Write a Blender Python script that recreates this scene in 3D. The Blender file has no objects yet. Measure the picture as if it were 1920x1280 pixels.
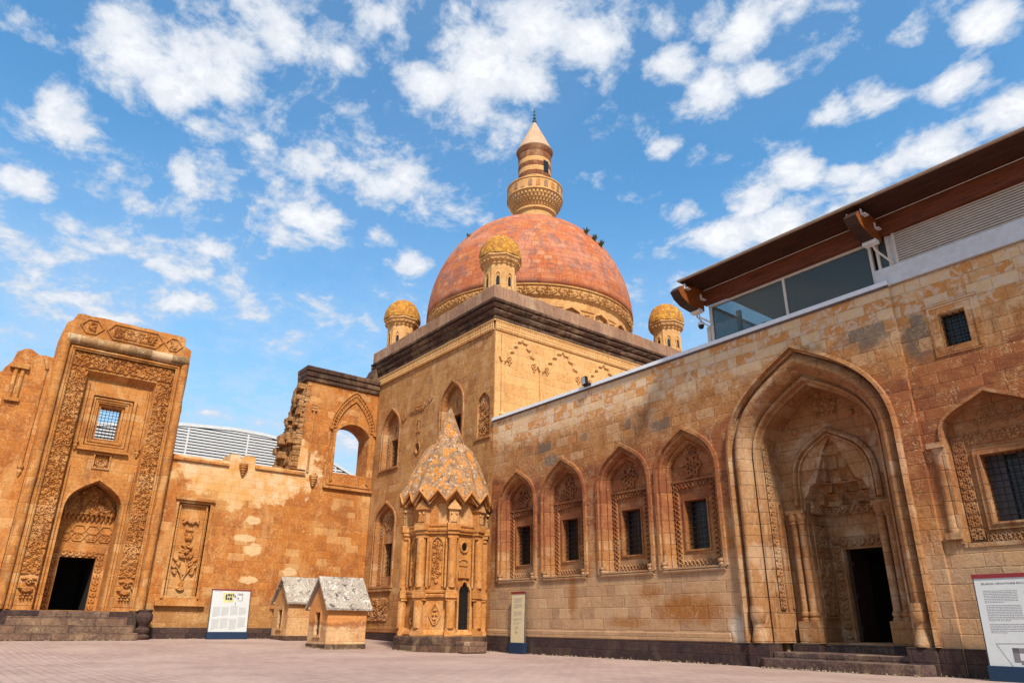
import bpy, math, random
import numpy as np
from mathutils import Vector, Matrix
from mathutils.geometry import tessellate_polygon
random.seed(7); rng = np.random.default_rng(7)
S = bpy.context.scene; COL = S.collection
pi = math.pi; R = math.radians

# ------------------------------------------------------------------ camera, sky, sun, exposure
def make_camera():
    yaw, pitch, roll, f, sh = 0.904727, 0.373461, 0.009221, 1324.216, 13.89
    fw = Vector((-math.sin(yaw)*math.cos(pitch), math.cos(yaw)*math.cos(pitch), math.sin(pitch)))
    rt = Vector((math.cos(yaw), math.sin(yaw), 0)); dn = fw.cross(rt)
    c, s = math.cos(roll), math.sin(roll)
    rt2 = c*rt - s*dn; dn2 = s*rt + c*dn
    cam = bpy.data.cameras.new('camera'); co = bpy.data.objects.new('camera', cam); COL.objects.link(co)
    m = Matrix((rt2, -dn2, -fw)).transposed().to_4x4(); m.translation = Vector((0, 0, 1))
    co.matrix_world = m
    cam.sensor_width = 36; cam.lens = f/1920*36; cam.shift_y = sh/1920
    cam.clip_start = .05; cam.clip_end = 3000
    S.camera = co
    return rt2, dn2, fw, f, sh
CAM = make_camera()
SUN_DIR = Vector((0.62, -0.25, 0.74)).normalized()
sl = bpy.data.lights.new('sun', 'SUN'); sl.energy = 4.9; sl.angle = R(7); sl.color = (1, .93, .82)
so = bpy.data.objects.new('sun', sl); COL.objects.link(so)
so.rotation_euler = SUN_DIR.to_track_quat('Z', 'Y').to_euler()
so.location = (0, 0, 60)
S.view_settings.view_transform = 'Standard'; S.view_settings.look = 'None'
S.view_settings.exposure = 0.42; S.view_settings.gamma = 1
S.render.engine = 'CYCLES'
try: S.cycles.max_bounces = 6; S.cycles.diffuse_bounces = 4
except Exception: pass

# ------------------------------------------------------------------ node helpers
class NT:
    def __init__(s, tree): s.t = tree; s.n = tree.nodes; s.l = tree.links
    def node(s, typ, **kw):
        n = s.n.new(typ)
        for k, v in kw.items(): setattr(n, k, v)
        return n
    def put(s, sock, v):
        if hasattr(v, 'is_linked') or isinstance(v, bpy.types.NodeSocket): s.l.new(v, sock)
        elif v is not None:
            if isinstance(v, (tuple, list)) and sock.type == 'RGBA' and len(v) == 3: v = (*v, 1)
            sock.default_value = v
    def m(s, op, a, b=None, c=None, clamp=False):
        n = s.node('ShaderNodeMath', operation=op, use_clamp=clamp)
        s.put(n.inputs[0], a)
        if b is not None: s.put(n.inputs[1], b)
        if c is not None: s.put(n.inputs[2], c)
        return n.outputs[0]
    def v(s, op, a, b=None):
        n = s.node('ShaderNodeVectorMath', operation=op)
        s.put(n.inputs[0], a)
        if b is not None: s.put(n.inputs[1], b)
        return n.outputs['Value'] if op in ('DOT_PRODUCT', 'LENGTH', 'DISTANCE') else n.outputs[0]
    def xyz(s, x, y, z=0.0):
        n = s.node('ShaderNodeCombineXYZ'); s.put(n.inputs[0], x); s.put(n.inputs[1], y); s.put(n.inputs[2], z); return n.outputs[0]
    def sep(s, vec):
        n = s.node('ShaderNodeSeparateXYZ'); s.put(n.inputs[0], vec); return n.outputs[0], n.outputs[1], n.outputs[2]
    def noise(s, vec, scale, detail=3, rough=.55, dist=0.0):
        n = s.node('ShaderNodeTexNoise'); s.put(n.inputs['Vector'], vec); n.inputs['Scale'].default_value = scale
        n.inputs['Detail'].default_value = detail; n.inputs['Roughness'].default_value = rough; n.inputs['Distortion'].default_value = dist
        return n.outputs['Fac']
    def vor(s, vec, scale, feature='F1'):
        n = s.node('ShaderNodeTexVoronoi', feature=feature); s.put(n.inputs['Vector'], vec); n.inputs['Scale'].default_value = scale
        return n.outputs['Distance'], (n.outputs['Color'] if 'Color' in n.outputs else None)
    def white(s, vec):
        n = s.node('ShaderNodeTexWhiteNoise', noise_dimensions='3D'); s.put(n.inputs['Vector'], vec); return n.outputs['Value']
    def mix(s, f, a, b, mode='MIX'):
        n = s.node('ShaderNodeMix', data_type='RGBA', blend_type=mode)
        s.put(n.inputs['Factor'], f); s.put(n.inputs[6], a); s.put(n.inputs[7], b); return n.outputs[2]
    def fmix(s, f, a, b):
        n = s.node('ShaderNodeMix', data_type='FLOAT'); s.put(n.inputs['Factor'], f); s.put(n.inputs[2], a); s.put(n.inputs[3], b); return n.outputs[0]
    def ss(s, x, a, b, lo=0.0, hi=1.0):
        n = s.node('ShaderNodeMapRange', interpolation_type='SMOOTHSTEP'); s.put(n.inputs[0], x)
        n.inputs[1].default_value = a; n.inputs[2].default_value = b; n.inputs[3].default_value = lo; n.inputs[4].default_value = hi
        return n.outputs[0]
    def bump(s, h, strength=.5, dist=.03, normal=None):
        n = s.node('ShaderNodeBump'); n.inputs['Strength'].default_value = strength; n.inputs['Distance'].default_value = dist
        s.put(n.inputs['Height'], h)
        if normal is not None: s.put(n.inputs['Normal'], normal)
        return n.outputs[0]
def new_mat(name):
    m = bpy.data.materials.new(name); m.use_nodes = True; t = NT(m.node_tree)
    b = m.node_tree.nodes['Principled BSDF']; b.inputs['Roughness'].default_value = .85
    b.inputs['Specular IOR Level'].default_value = .25
    return m, t, b

# ------------------------------------------------------------------ sky with broken cloud
def make_world():
    w = bpy.data.worlds.new('World'); S.world = w; w.use_nodes = True; t = NT(w.node_tree)
    bg = w.node_tree.nodes['Background']
    sky = t.node('ShaderNodeTexSky', sky_type='NISHITA', sun_disc=False)
    sky.sun_elevation = math.asin(SUN_DIR.z); sky.sun_rotation = math.atan2(SUN_DIR.x, SUN_DIR.y)
    sky.dust_density = .6; sky.ozone_density = 1.6; sky.air_density = 1.0
    tc = t.node('ShaderNodeTexCoord').outputs['Generated']
    x, y, z = t.sep(tc)
    k = t.m('DIVIDE', 1.0, t.m('ADD', t.m('MAXIMUM', z, 0.0), .22))
    P = t.xyz(t.m('MULTIPLY', x, k), t.m('MULTIPLY', y, k), 0.0)
    # the banks of cloud seen that day: where they lie (sky direction) and how wide they are
    banks = [(-1.128, 0.006, 0.118, 1), (-0.948, -0.055, 0.074, 0.5), (-0.924, 0.055, 0.137, 1), (-0.88, 0.148, 0.154, 1), (-0.966, 0.122, 0.11, 1), (-1.011, 0.183, 0.078, 1), (-0.77, 0.227, 0.151, 0.8), (-0.775, 0.294, 0.073, 0.9), (-0.688, 0.297, 0.08, 0.8), (-0.741, 0.416, 0.089, 1), (-0.655, 0.451, 0.147, 1), (-0.574, 0.483, 0.13, 1.1), (-0.545, 0.558, 0.108, 1.1), (-0.645, 0.522, 0.114, 0.9), (-0.611, 0.384, 0.069, 0.8), (-0.986, 0.359, 0.128, 0.9), (-1.061, 0.297, 0.071, 0.7), (-0.872, 0.398, 0.082, 0.7), (-1.111, 0.439, 0.126, 0.9), (-1.118, 0.379, 0.077, 0.9), (-1.092, 0.518, 0.097, 0.6), (-0.987, 0.56, 0.063, 0.5), (-1.291, 0.284, 0.095, 0.9), (-1.485, 0.304, 0.104, 0.8), (-1.478, 0.427, 0.11, 0.7), (-1.248, 0.132, 0.085, 0.7), (-1.281, 0.185, 0.074, 0.5), (-1.367, 0.047, 0.085, 0.8), (-1.292, -0.013, 0.079, 0.9), (-1.606, 0.098, 0.13, 0.6), (-1.595, 0.004, 0.092, 0.6), (-1.652, 0.178, 0.138, 0.45), (-1.388, 0.6, 0.153, 0.6), (-1.536, 0.538, 0.138, 0.6), (-1.126, 0.622, 0.078, 1), (-0.446, 0.611, 0.068, 0.9), (-0.408, 0.654, 0.068, 0.9), (-0.486, 0.669, 0.073, 1), (-0.481, 0.761, 0.088, 1), (-0.385, 0.705, 0.091, 1), (-0.422, 0.783, 0.073, 1), (-0.604, 0.783, 0.062, 0.8), (-0.572, 0.837, 0.069, 0.5), (-0.334, 0.726, 0.066, 0.7), (-0.325, 0.93, 0.071, 0.9), (-0.382, 0.913, 0.062, 0.8), (-0.245, 0.859, 0.054, 0.6), (-0.173, 0.924, 0.082, 0.9), (-0.236, 0.995, 0.079, 0.9), (-0.219, 1.095, 0.092, 1), (-0.31, 1.096, 0.099, 1), (-0.365, 1.073, 0.102, 1), (-0.429, 1.06, 0.107, 1), (-0.489, 0.998, 0.096, 1), (-0.567, 0.991, 0.116, 1), (-0.568, 1.091, 0.163, 1.1), (-0.672, 1.025, 0.125, 0.9), (-0.668, 0.943, 0.076, 0.6), (-0.488, 1.131, 0.114, 1), (-0.77, 0.988, 0.098, 0.5), (-0.888, 1.04, 0.106, 0.6), (-0.797, 1.085, 0.103, 0.6)]
    acc = None
    for bx_, by_, rr, wt in banks:
        dist = t.v('DISTANCE', P, (bx_, by_, 0))
        g = t.ss(dist, 0.0, rr, wt, 0.0)
        acc = g if acc is None else t.m('MAXIMUM', acc, g)
    # outside the view the cover is plain broken cloud
    n1 = t.noise(P, 9.0, 11, .62, .2); n2 = t.noise(P, 30.0, 7, .66, .3); n3 = t.noise(P, 1.6, 3, .5)
    fv = t.v('DOT_PRODUCT', tc, tuple(CAM[2])); inview = t.ss(fv, .45, .62)
    base = t.fmix(inview, t.ss(n3, .38, .62, .0, .9), t.m('MAXIMUM', acc, t.m('MULTIPLY', t.ss(n3, .42, .60), .50)))
    den = t.m('ADD', t.m('MULTIPLY', base, .52), t.m('MULTIPLY', n1, 1.42))
    den = t.m('ADD', den, t.m('MULTIPLY', t.m('SUBTRACT', n2, .5), .32))
    cov = t.ss(den, .83, 1.13); cov = t.m('MULTIPLY', cov, .96)
    veil = t.m('ADD', t.m('MULTIPLY', t.ss(n3, .3, .8), .10), t.m('MULTIPLY', t.m('MULTIPLY', t.ss(z, .55, .12), t.ss(den, .60, .95)), .45))
    cov = t.m('MAXIMUM', cov, veil)
    thick = t.ss(den, 1.0, 1.32)
    cc = t.mix(thick, (3.7, 4.1, 4.7), (5.7, 5.75, 5.9))
    cc = t.mix(t.m('MULTIPLY', t.ss(n2, .45, .62), t.m('MULTIPLY', thick, .45)), cc, (3.7, 3.9, 4.4))
    skyc = t.mix(1.0, sky.outputs[0], (.66, 1.22, 1.38), 'MULTIPLY')
    hz = t.ss(z, .0, .60, .85, 0.0)
    skyc = t.mix(hz, skyc, (2.7, 3.75, 4.75))
    c = t.mix(cov, skyc, cc)
    t.l.new(c, bg.inputs['Color']); bg.inputs['Strength'].default_value = .135
    try: w.cycles.sampling_method = 'MANUAL'; w.cycles.sample_map_resolution = 512
    except Exception: pass
make_world()

# ------------------------------------------------------------------ materials
def wall_coords(t, centre=None):
    g = t.node('ShaderNodeNewGeometry'); pos = g.outputs['Position']
    if centre is None:
        x, y, z = t.sep(pos); nx, ny, nz = t.sep(g.outputs['True Normal'])
        sel = t.m('GREATER_THAN', t.m('ABSOLUTE', nx), t.m('ABSOLUTE', ny))
        u = t.fmix(sel, x, y)
        up = t.m('GREATER_THAN', t.m('ABSOLUTE', nz), .85)
        v = t.fmix(up, z, y); u = t.fmix(up, u, x)
    else:
        cx, cy, nb, hh = centre
        x, y, z = t.sep(t.v('SUBTRACT', pos, (cx, cy, 0)))
        u = t.m('MULTIPLY', t.m('ARCTAN2', y, x), nb/(2*pi)); v = z
    return pos, u, v
def stone(name, c1, c2, c3, pale=(.62,.45,.30), dark=(.09,.05,.03), bh=.36, bw=.75, joint=.6, jcol=None, chips=.45, bump=.55, grain=1.0, masks=None, centre=None, pits=.5, var=.9, mot=1.3, tint=(.78, .62, .45), scr=.5, weather=1.0):
    c1, c2, c3 = (tuple(a*k*q for a, k, q in zip(c, tint, (.86, .80, .62))) for c in (c1, c2, c3)); pale = tuple(a*k for a, k in zip(pale, (.90, .78, .60)))
    m, t, b = new_mat(name); pos, u, v = wall_coords(t, centre)
    if centre: bh_, bw_ = centre[3], 1.0
    else: bh_, bw_ = bh, bw
    wob = t.m('SUBTRACT', t.noise(t.v('MULTIPLY', pos, (1, 1, 1)), 1.7, 2), .5)
    vv = t.m('ADD', t.m('DIVIDE', v, bh_), t.m('MULTIPLY', wob, .10))
    vv = t.m('ADD', vv, t.m('MULTIPLY', t.m('SINE', t.m('MULTIPLY', v, 1.9)), .22))
    row = t.m('FLOOR', vv); fv = t.m('FRACT', vv)
    r1 = t.white(t.xyz(row, 3.7, 1.1))
    uu = t.m('ADD', t.m('DIVIDE', u, bw_), t.m('MULTIPLY', r1, 9.0))
    nn = t.noise(t.xyz(t.m('MULTIPLY', u, .9/bw_ if not centre else .9), t.m('MULTIPLY', row, 5.3), 0.0), 1.0, 0)
    uu = t.m('ADD', uu, t.m('MULTIPLY', nn, 1.3))
    col = t.m('FLOOR', uu); fu = t.m('FRACT', uu)
    wd = t.m('MULTIPLY', t.m('MINIMUM', fu, t.m('SUBTRACT', 1.0, fu)), bw_ if not centre else .6)
    hd = t.m('MULTIPLY', t.m('MINIMUM', fv, t.m('SUBTRACT', 1.0, fv)), bh_)
    jd = t.m('MINIMUM', wd, hd)
    jw = t.noise(pos, 6.0, 2)
    j = t.m('SUBTRACT', 1.0, t.ss(t.m('SUBTRACT', jd, t.m('MULTIPLY', t.m('SUBTRACT', jw, .45), .035)), .002, .016))
    rnd = t.white(t.xyz(col, row, 2.3)); rnd2 = t.white(t.xyz(col, row, 8.9)); rnd3 = t.white(t.xyz(col, row, 15.1))
    big = t.noise(pos, .55, 4, .6); med = t.noise(pos, 3.2, 5, .65, .3); fine = t.noise(pos, 22.0, 4, .7)
    f1 = t.m('ADD', t.m('MULTIPLY', t.ss(rnd, .0, 1.0), var*.75), t.m('MULTIPLY', t.m('SUBTRACT', med, .5), 1.1*mot), clamp=True)
    c = t.mix(f1, c1, c2)
    c = t.mix(t.m('MULTIPLY', t.ss(t.m('ADD', t.m('MULTIPLY', rnd2, .45), t.m('MULTIPLY', big, .8)), .52, .95), .85), c, c3)
    # lighter scars where the face has flaked
    ch = t.noise(t.v('ADD', pos, (3.1, 1.7, 9.2)), 5.5, 6, .72, .8)
    chm = t.m('MULTIPLY', t.ss(ch, .56, .68), chips)
    pb = t.m('MULTIPLY', t.m('GREATER_THAN', rnd3, .90), .55*min(1, chips*1.6))
    c = t.mix(t.m('MAXIMUM', chm, pb), c, pale)
    mm = t.noise(pos, 9.0, 5, .68, .4)
    c = t.mix(t.m('MULTIPLY', t.ss(mm, .50, .70), .55*grain), c, t.mix(.55, c, tuple(a*.9 for a in pale)))
    c = t.mix(t.m('MULTIPLY', t.ss(mm, .48, .32), .75*grain), c, t.mix(.62, c, dark))
    c = t.mix(t.m('MULTIPLY', t.ss(fine, .50, .30), .60*grain), c, t.mix(.72, c, dark))
    wz = t.noise(t.v('MULTIPLY', pos, (1.0, 1.0, .55)), .9, 6, .68, .6)
    c = t.mix(t.m('MULTIPLY', t.ss(wz, .50, .64), min(.9, .60*weather)), c, t.mix(.5, c, tuple(a*.92 for a in pale)))
    c = t.mix(t.m('MULTIPLY', t.ss(wz, .48, .32), min(.95, .85*weather)), c, t.mix(.62, c, tuple(a*.5+b_*.5 for a, b_ in zip(c3, dark))))
    rn = t.noise(t.v('MULTIPLY', pos, (2.6, 2.6, .35)), 1.0, 5, .65, .3)
    c = t.mix(t.m('MULTIPLY', t.ss(rn, .54, .68), min(.8, .5*weather)), c, t.mix(.6, c, tuple(a*.45+b_*.55 for a, b_ in zip(c3, dark))))
    sn = t.noise(t.v('ADD', pos, (7.7, 2.2, 4.1)), 4.3, 4, .6, 1.2)
    sl_ = t.m('MULTIPLY', t.ss(t.m('ABSOLUTE', t.m('SUBTRACT', sn, .5)), .014, .003), t.ss(t.noise(pos, 2.1, 3), .48, .56))
    spk = t.ss(t.noise(pos, 38.0, 2, .5), .66, .72)
    if masks: c = masks(t, pos, c, rnd, med, big, fine)
    c = t.mix(t.m('MULTIPLY', t.m('MAXIMUM', sl_, t.m('MULTIPLY', spk, .6)), scr), c, pale)
    c = t.mix(t.m('MULTIPLY', j, joint), c, jcol or t.mix(.75, c, dark))
    vd, _ = t.vor(pos, 9.0); pit = t.m('MULTIPLY', t.ss(t.m('ADD', vd, t.m('MULTIPLY', t.m('SUBTRACT', med, .5), .5)), .10, .02), 1.0)
    pit = t.m('MULTIPLY', pit, pits)
    c = t.mix(t.m('MULTIPLY', pit, .8), c, dark)
    h = t.m('SUBTRACT', t.m('ADD', t.m('MULTIPLY', med, .8), t.m('MULTIPLY', fine, .35)), t.m('MULTIPLY', j, min(.8, joint*1.5)))
    h = t.m('SUBTRACT', h, t.m('MULTIPLY', pit, .9)); h = t.m('SUBTRACT', h, t.m('MULTIPLY', chm, .5)); h = t.m('ADD', h, t.m('MULTIPLY', rnd2, .25))
    t.l.new(c, b.inputs['Base Color']); t.l.new(t.bump(h, bump, .035), b.inputs['Normal'])
    b.inputs['Roughness'].default_value = .9
    return m
def masks_dome(t, pos, c, rnd, med, big, fine):
    a = t.noise(pos, .45, 5, .65); c = t.mix(t.m('MULTIPLY', t.ss(a, .46, .60), .6), c, t.mix(rnd, (.44, .165, .095), (.46, .21, .14)))
    k = t.noise(t.v('ADD', pos, (4, 9, 2)), 1.3, 5, .7); c = t.mix(t.m('MULTIPLY', t.ss(k, .50, .60), .8), c, t.mix(rnd, (.19, .08, .06), (.25, .12, .10)))
    return t.mix(t.m('MULTIPLY', t.ss(t.noise(pos, 2.6, 4, .7), .60, .68), .5), c, (.55, .20, .05))
def ell(t, pos, c, r, soft=.35, wob=None):
    d = t.v('LENGTH', t.v('DIVIDE', t.v('SUBTRACT', pos, c), r))
    if wob is not None: d = t.m('ADD', d, t.m('MULTIPLY', t.m('SUBTRACT', wob, .5), 1.1))
    return t.ss(d, 1.0, 1.0-soft)
def masks_A(t, pos, c, rnd, med, big, fine):
    x, y, z = t.sep(pos)
    # newer pale repair stones along the top courses
    top = t.ss(t.m('ADD', z, t.m('MULTIPLY', t.m('SUBTRACT', med, .5), 1.6)), 8.0, 9.0)
    c = t.mix(t.m('MULTIPLY', top, .85), c, t.mix(t.ss(rnd, .25, .6), (.54, .225, .06), (.66, .44, .24)))
    pt = t.m('MULTIPLY', t.ss(t.noise(pos, 3.4, 6, .7, 1.2), .50, .55), top)
    c = t.mix(t.m('MULTIPLY', pt, .75), c, (.58, .44, .32))
    # red brown band of old plaster stain across the middle of the wall
    zz = t.m('ADD', z, t.m('MULTIPLY', t.m('SUBTRACT', big, .5), 2.4))
    up = t.fmix(t.ss(x, -22.0, -8.0), 6.9, 7.3)
    red = t.m('MULTIPLY', t.ss(t.m('SUBTRACT', zz, up), .25, -.15), t.ss(zz, 3.6, 4.6))
    c = t.mix(t.m('MULTIPLY', red, t.ss(t.noise(pos, 1.9, 5, .7), .36, .50, .35, .95)), c, t.mix(rnd, (.16, .045, .017), (.28, .09, .030)))
    low = t.ss(zz, 3.3, 2.5)
    c = t.mix(t.m('MULTIPLY', low, .62), c, t.mix(rnd, (.52, .33, .18), (.34, .215, .13)))
    for cc, rr, a in (((-15.0, 18.9, 1.55), (1.9, 3, .62), .9), ((-16.6, 18.9, 2.1), (.8, 3, .35), .7), ((-20.3, 18.9, 2.0), (.30, 3, 1.0), .7), ((-17.6, 18.9, 1.15), (1.3, 3, .28), .7)):
        c = t.mix(t.m('MULTIPLY', ell(t, pos, cc, rr, .7, t.noise(pos, 2.6, 5, .7)), a), c, t.mix(fine, (.13, .035, .006), (.42, .15, .025)))
    c = t.mix(t.m('MULTIPLY', ell(t, pos, (-13.2, 18.9, 1.0), (.45, 3, .5), .6, t.noise(pos, 3.0, 5, .75)), .7), c, (.62, .52, .40))
    for cc, rr in (((-16.7, 18.9, 8.0), (.8, 3, .55)), ((-15.6, 18.9, 7.6), (.6, 3, .45)), ((-21.9, 18.9, 7.9), (.9, 3, .3)), ((-21.4, 18.9, 7.3), (.6, 3, .3)), ((-19.3, 18.9, 7.9), (.5, 3, .2)), ((-6.9, 18.9, 8.2), (.5, 3, .8)), ((-8.3, 18.9, 8.6), (1.0, 3, .5))):
        c = t.mix(t.m('MULTIPLY', t.m('MULTIPLY', ell(t, pos, cc, rr, .45, t.noise(pos, 3.0, 5, .75)), t.ss(rnd, .15, .5, .15, 1.0)), .78), c, t.mix(fine, (.05, .040, .032), (.16, .12, .09)))
    return c
def masks_P(t, pos, c, rnd, med, big, fine):
    x, y, z = t.sep(pos); k = t.noise(pos, .9, 5, .65)
    edge = t.m('ADD', t.m('ADD', z, t.m('MULTIPLY', x, .55)), t.m('MULTIPLY', t.m('SUBTRACT', k, .5), 2.5))    # stain boundary falls to the right
    red = t.m('MULTIPLY', t.ss(edge, .35, .75), t.m('MULTIPLY', t.ss(z, 7.9, 6.9), t.ss(z, 2.6, 3.4)))
    c = t.mix(t.m('MULTIPLY', red, .6), c, t.mix(rnd, (.22, .075, .028), (.32, .12, .04)))
    return t.mix(t.m('MULTIPLY', t.ss(k, .52, .62), .4), c, (.50, .35, .22))
def masks_B(t, pos, c, rnd, med, big, fine):
    nz = t.noise(pos, 1.3, 5, .65)
    m1 = ell(t, pos, (-37, 11.8, 8.8), (4, 3.9, 2.3), .12, nz)
    c = t.mix(t.m('MULTIPLY', m1, .85), c, t.mix(t.ss(nz, .4, .6), t.mix(rnd, (.60, .38, .18), (.66, .48, .30)), (.58, .29, .09)))
    m2 = ell(t, pos, (-37, 10.6, 7.2), (4, 2.2, 1.3), .5, nz)
    c = t.mix(t.m('MULTIPLY', m2, .5), c, (.55, .30, .10))
    for cc, rr in (((-37, 12.4, 5.9), (3, .42, .25)), ((-37, 12.1, 5.0), (3, .6, .2)), ((-37, 12.6, 4.45), (3, .5, .35)), ((-37, 14.6, 3.5), (3, .45, .22)), ((-37, 12.6, 3.0), (3, .5, .2))):
        c = t.mix(t.m('MULTIPLY', ell(t, pos, cc, rr, .25, med), .8), c, (.62, .42, .22))
    _, _, z = t.sep(pos)
    low = t.ss(t.m('ADD', z, t.m('MULTIPLY', t.m('SUBTRACT', nz, .5), 1.6)), 2.2, 1.6)
    c = t.mix(t.m('MULTIPLY', low, .5), c, t.mix(fine, (.12, .07, .03), (.42, .25, .10)))
    return c
OCH = ((.62, .29, .085), (.50, .21, .06), (.38, .155, .055))
MAT = {}
MAT['wing'] = stone('wing_ashlar', (.55, .33, .17), (.46, .25, .12), (.38, .19, .09), pale=(.62, .47, .33), masks=masks_A, joint=.22, bh=.325, bw=.56, tint=(.80, .60, .44), scr=.8, bump=.9, weather=1.25)
MAT['wing_trim'] = stone('wing_trim_stone', (.50, .27, .13), (.42, .21, .10), (.36, .17, .075), pale=(.60, .44, .30), joint=.25, bh=.40, bw=1.1, chips=.4, var=.6, tint=(.82, .66, .50), bump=.8, masks=masks_A)
MAT['tower_trim'] = stone('mosque_trim_stone', (.50, .27, .13), (.42, .21, .10), (.36, .17, .075), pale=(.60, .44, .30), joint=.2, bh=.42, bw=1.1, chips=.4, var=.5, tint=(.84, .68, .50), bump=.8)
MAT['portal_trim'] = stone('portal_stone', (.46, .29, .17), (.38, .22, .12), (.33, .17, .085), pale=(.52, .40, .29), joint=.32, bh=.36, bw=.7, chips=.35, tint=(.86, .66, .50), bump=.8, masks=masks_P)
MAT['yard'] = stone('yard_ashlar', (.62, .31, .10), (.53, .235, .07), (.40, .16, .05), pale=(.72, .50, .26), masks=masks_B, joint=.16, jcol=(.30, .125, .035), bh=.36, bw=.62, chips=.45, var=.6, tint=(.80, .58, .40), scr=.9, bump=.7)
MAT['yard_trim'] = stone('yard_trim_stone', (.62, .32, .11), (.52, .24, .075), (.42, .17, .05), pale=(.70, .47, .25), joint=.16, bh=.40, bw=1.0, chips=.5, var=.5, tint=(.84, .68, .52), bump=.9, weather=1.4)
MAT['tower'] = stone('mosque_ashlar', (.60, .37, .18), (.50, .28, .13), (.42, .20, .09), pale=(.68, .50, .33), joint=.25, bh=.34, bw=.62, chips=.30, var=.5, scr=.9)
MAT['cream'] = stone('cream_stone', (.70, .46, .22), (.66, .40, .17), (.58, .34, .14), pale=(.74, .56, .36), joint=.22, bh=.42, bw=.9, chips=.2, var=.5, pits=.25, tint=(.98, .88, .88), weather=.7)
MAT['parapet'] = stone('parapet_stone', (.40, .26, .18), (.30, .20, .15), (.34, .20, .12), pale=(.50, .38, .30), bh=3.7, bw=.8, joint=.0, chips=.45, weather=1.6, var=1.0, tint=(.88, .78, .86))
MAT['basalt'] = stone('dark_basalt', (.085, .055, .038), (.040, .028, .022), (.14, .080, .045), pale=(.30, .22, .15), dark=(.02, .015, .012), bh=.30, bw=.9, joint=.5, chips=.5, weather=1.7, tint=(.95, .78, 1.0), scr=.15)
MAT['plinth'] = stone('plinth_basalt', (.060, .040, .038), (.035, .026, .028), (.075, .045, .035), pale=(.17, .13, .10), dark=(.015, .011, .01), bh=.31, bw=1.0, joint=.5, chips=.2, tint=(.95, .78, 1.0), scr=.15)
MAT['step'] = stone('step_stone', (.20, .14, .10), (.13, .095, .075), (.26, .17, .11), pale=(.48, .36, .26), dark=(.03, .022, .018), bh=.30, bw=1.1, joint=.5, chips=.6, bump=.9, tint=(.86, .72, .86))
MAT['dark_step'] = stone('dark_step_stone', (.11, .078, .066), (.07, .052, .048), (.13, .085, .06), pale=(.38, .29, .23), dark=(.02, .016, .014), bh=.30, bw=1.1, joint=.4, chips=.5, bump=.9, tint=(.9, .76, 1.0))
MAT['rubble'] = stone('rubble_core', (.56, .36, .20), (.42, .24, .13), (.34, .19, .11), pale=(.58, .42, .27), bh=.26, bw=.34, joint=.75, chips=.5, bump=1.0)
MAT['kumbet'] = stone('tomb_stone', (.68, .36, .13), (.58, .27, .085), (.50, .22, .08), pale=(.78, .58, .36), bh=.7, bw=3.0, joint=.15, chips=.45, var=.3)
MAT['hood_wall'] = stone('hood_wall_stone', (.66, .46, .27), (.60, .38, .20), (.56, .30, .12), pale=(.74, .62, .48), bh=.45, bw=.62, joint=.2, chips=.5, tint=(.92, .80, .74))
MAT['dome'] = stone('dome_red_tuff', (.52, .135, .055), (.43, .095, .038), (.52, .185, .075), pale=(.62, .36, .24), dark=(.10, .04, .03), centre=(-31.7, 26.3, 84, .34), joint=.4, jcol=(.26, .12, .07), chips=.5, bump=.8, pits=1.0, var=.75, tint=(1.0, .98, .92), grain=1.4, weather=.6, masks=masks_dome)
MAT['drum'] = stone('drum_stone', (.68, .43, .19), (.60, .34, .13), (.50, .26, .10), pale=(.74, .55, .34), centre=(-31.7, 26.3, 50, .5), joint=.2, chips=.2, var=.4, tint=(.98, .88, .88), weather=.7)
def lichen(name, base1, base2, cols, scale=7.0, th=.47):
    m, t, b = new_mat(name); g = t.node('ShaderNodeNewGeometry'); p = g.outputs['Position']
    n = t.noise(p, 2.5, 5, .65); c = t.mix(t.ss(n, .35, .65), base1, base2)
    for i, (cc, off, thr, sc) in enumerate(cols):
        k = t.noise(t.v('ADD', p, (off, off*2.1, off*.7)), sc, 5, .68, .6)
        c = t.mix(t.ss(k, thr, thr+.07), c, cc)
    f = t.noise(p, 24, 3, .7); c = t.mix(t.m('MULTIPLY', t.ss(f, .55, .35), .5), c, (.06, .045, .035))
    t.l.new(c, b.inputs['Base Color']); t.l.new(t.bump(t.m('ADD', n, t.m('MULTIPLY', f, .6)), .7, .05), b.inputs['Normal'])
    return m
MAT['lichen_roof'] = lichen('lichen_roof', (.36, .20, .10), (.20, .105, .05), [((.50, .185, .025), 3.1, .50, 2.6), ((.50, .38, .26), 7.7, .55, 9.0), ((.42, .14, .02), 15.3, .60, 8.5), ((.07, .052, .04), 11.3, .58, 6.5)])
MAT['white_roof'] = lichen('weathered_white_roof', (.42, .36, .29), (.32, .26, .21), [((.56, .50, .43), 3.1, .54, 4.0), ((.30, .20, .12), 5.5, .60, 3.0), ((.07, .06, .05), 7.7, .57, 4.6), ((.06, .055, .05), 12.7, .58, 12.0)])
MAT['yellow_cap'] = lichen('yellow_lichen_cap', (.46, .18, .018), (.30, .115, .015), [((.58, .29, .03), 3.1, .5, 5.0), ((.24, .12, .04), 8.7, .55, 6.0), ((.60, .50, .33), 5.9, .63, 9.0)])
def plain(name, col, rough=.6, metal=0, var=.12, sc=6.0, spec=.3):
    m, t, b = new_mat(name); g = t.node('ShaderNodeNewGeometry')
    n = t.noise(g.outputs['Position'], sc, 4, .6); d = tuple(v*(1-var*2) for v in col); u = tuple(min(1, v*(1+var)) for v in col)
    t.l.new(t.mix(t.ss(n, .3, .7), d, u), b.inputs['Base Color'])
    b.inputs['Roughness'].default_value = rough; b.inputs['Metallic'].default_value = metal; b.inputs['Specular IOR Level'].default_value = spec
    return m
MAT['iron'] = plain('black_iron', (.018, .017, .017), .6, .4)
MAT['iron_blue'] = plain('dark_blue_iron', (.010, .016, .028), .5, .3)
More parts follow.
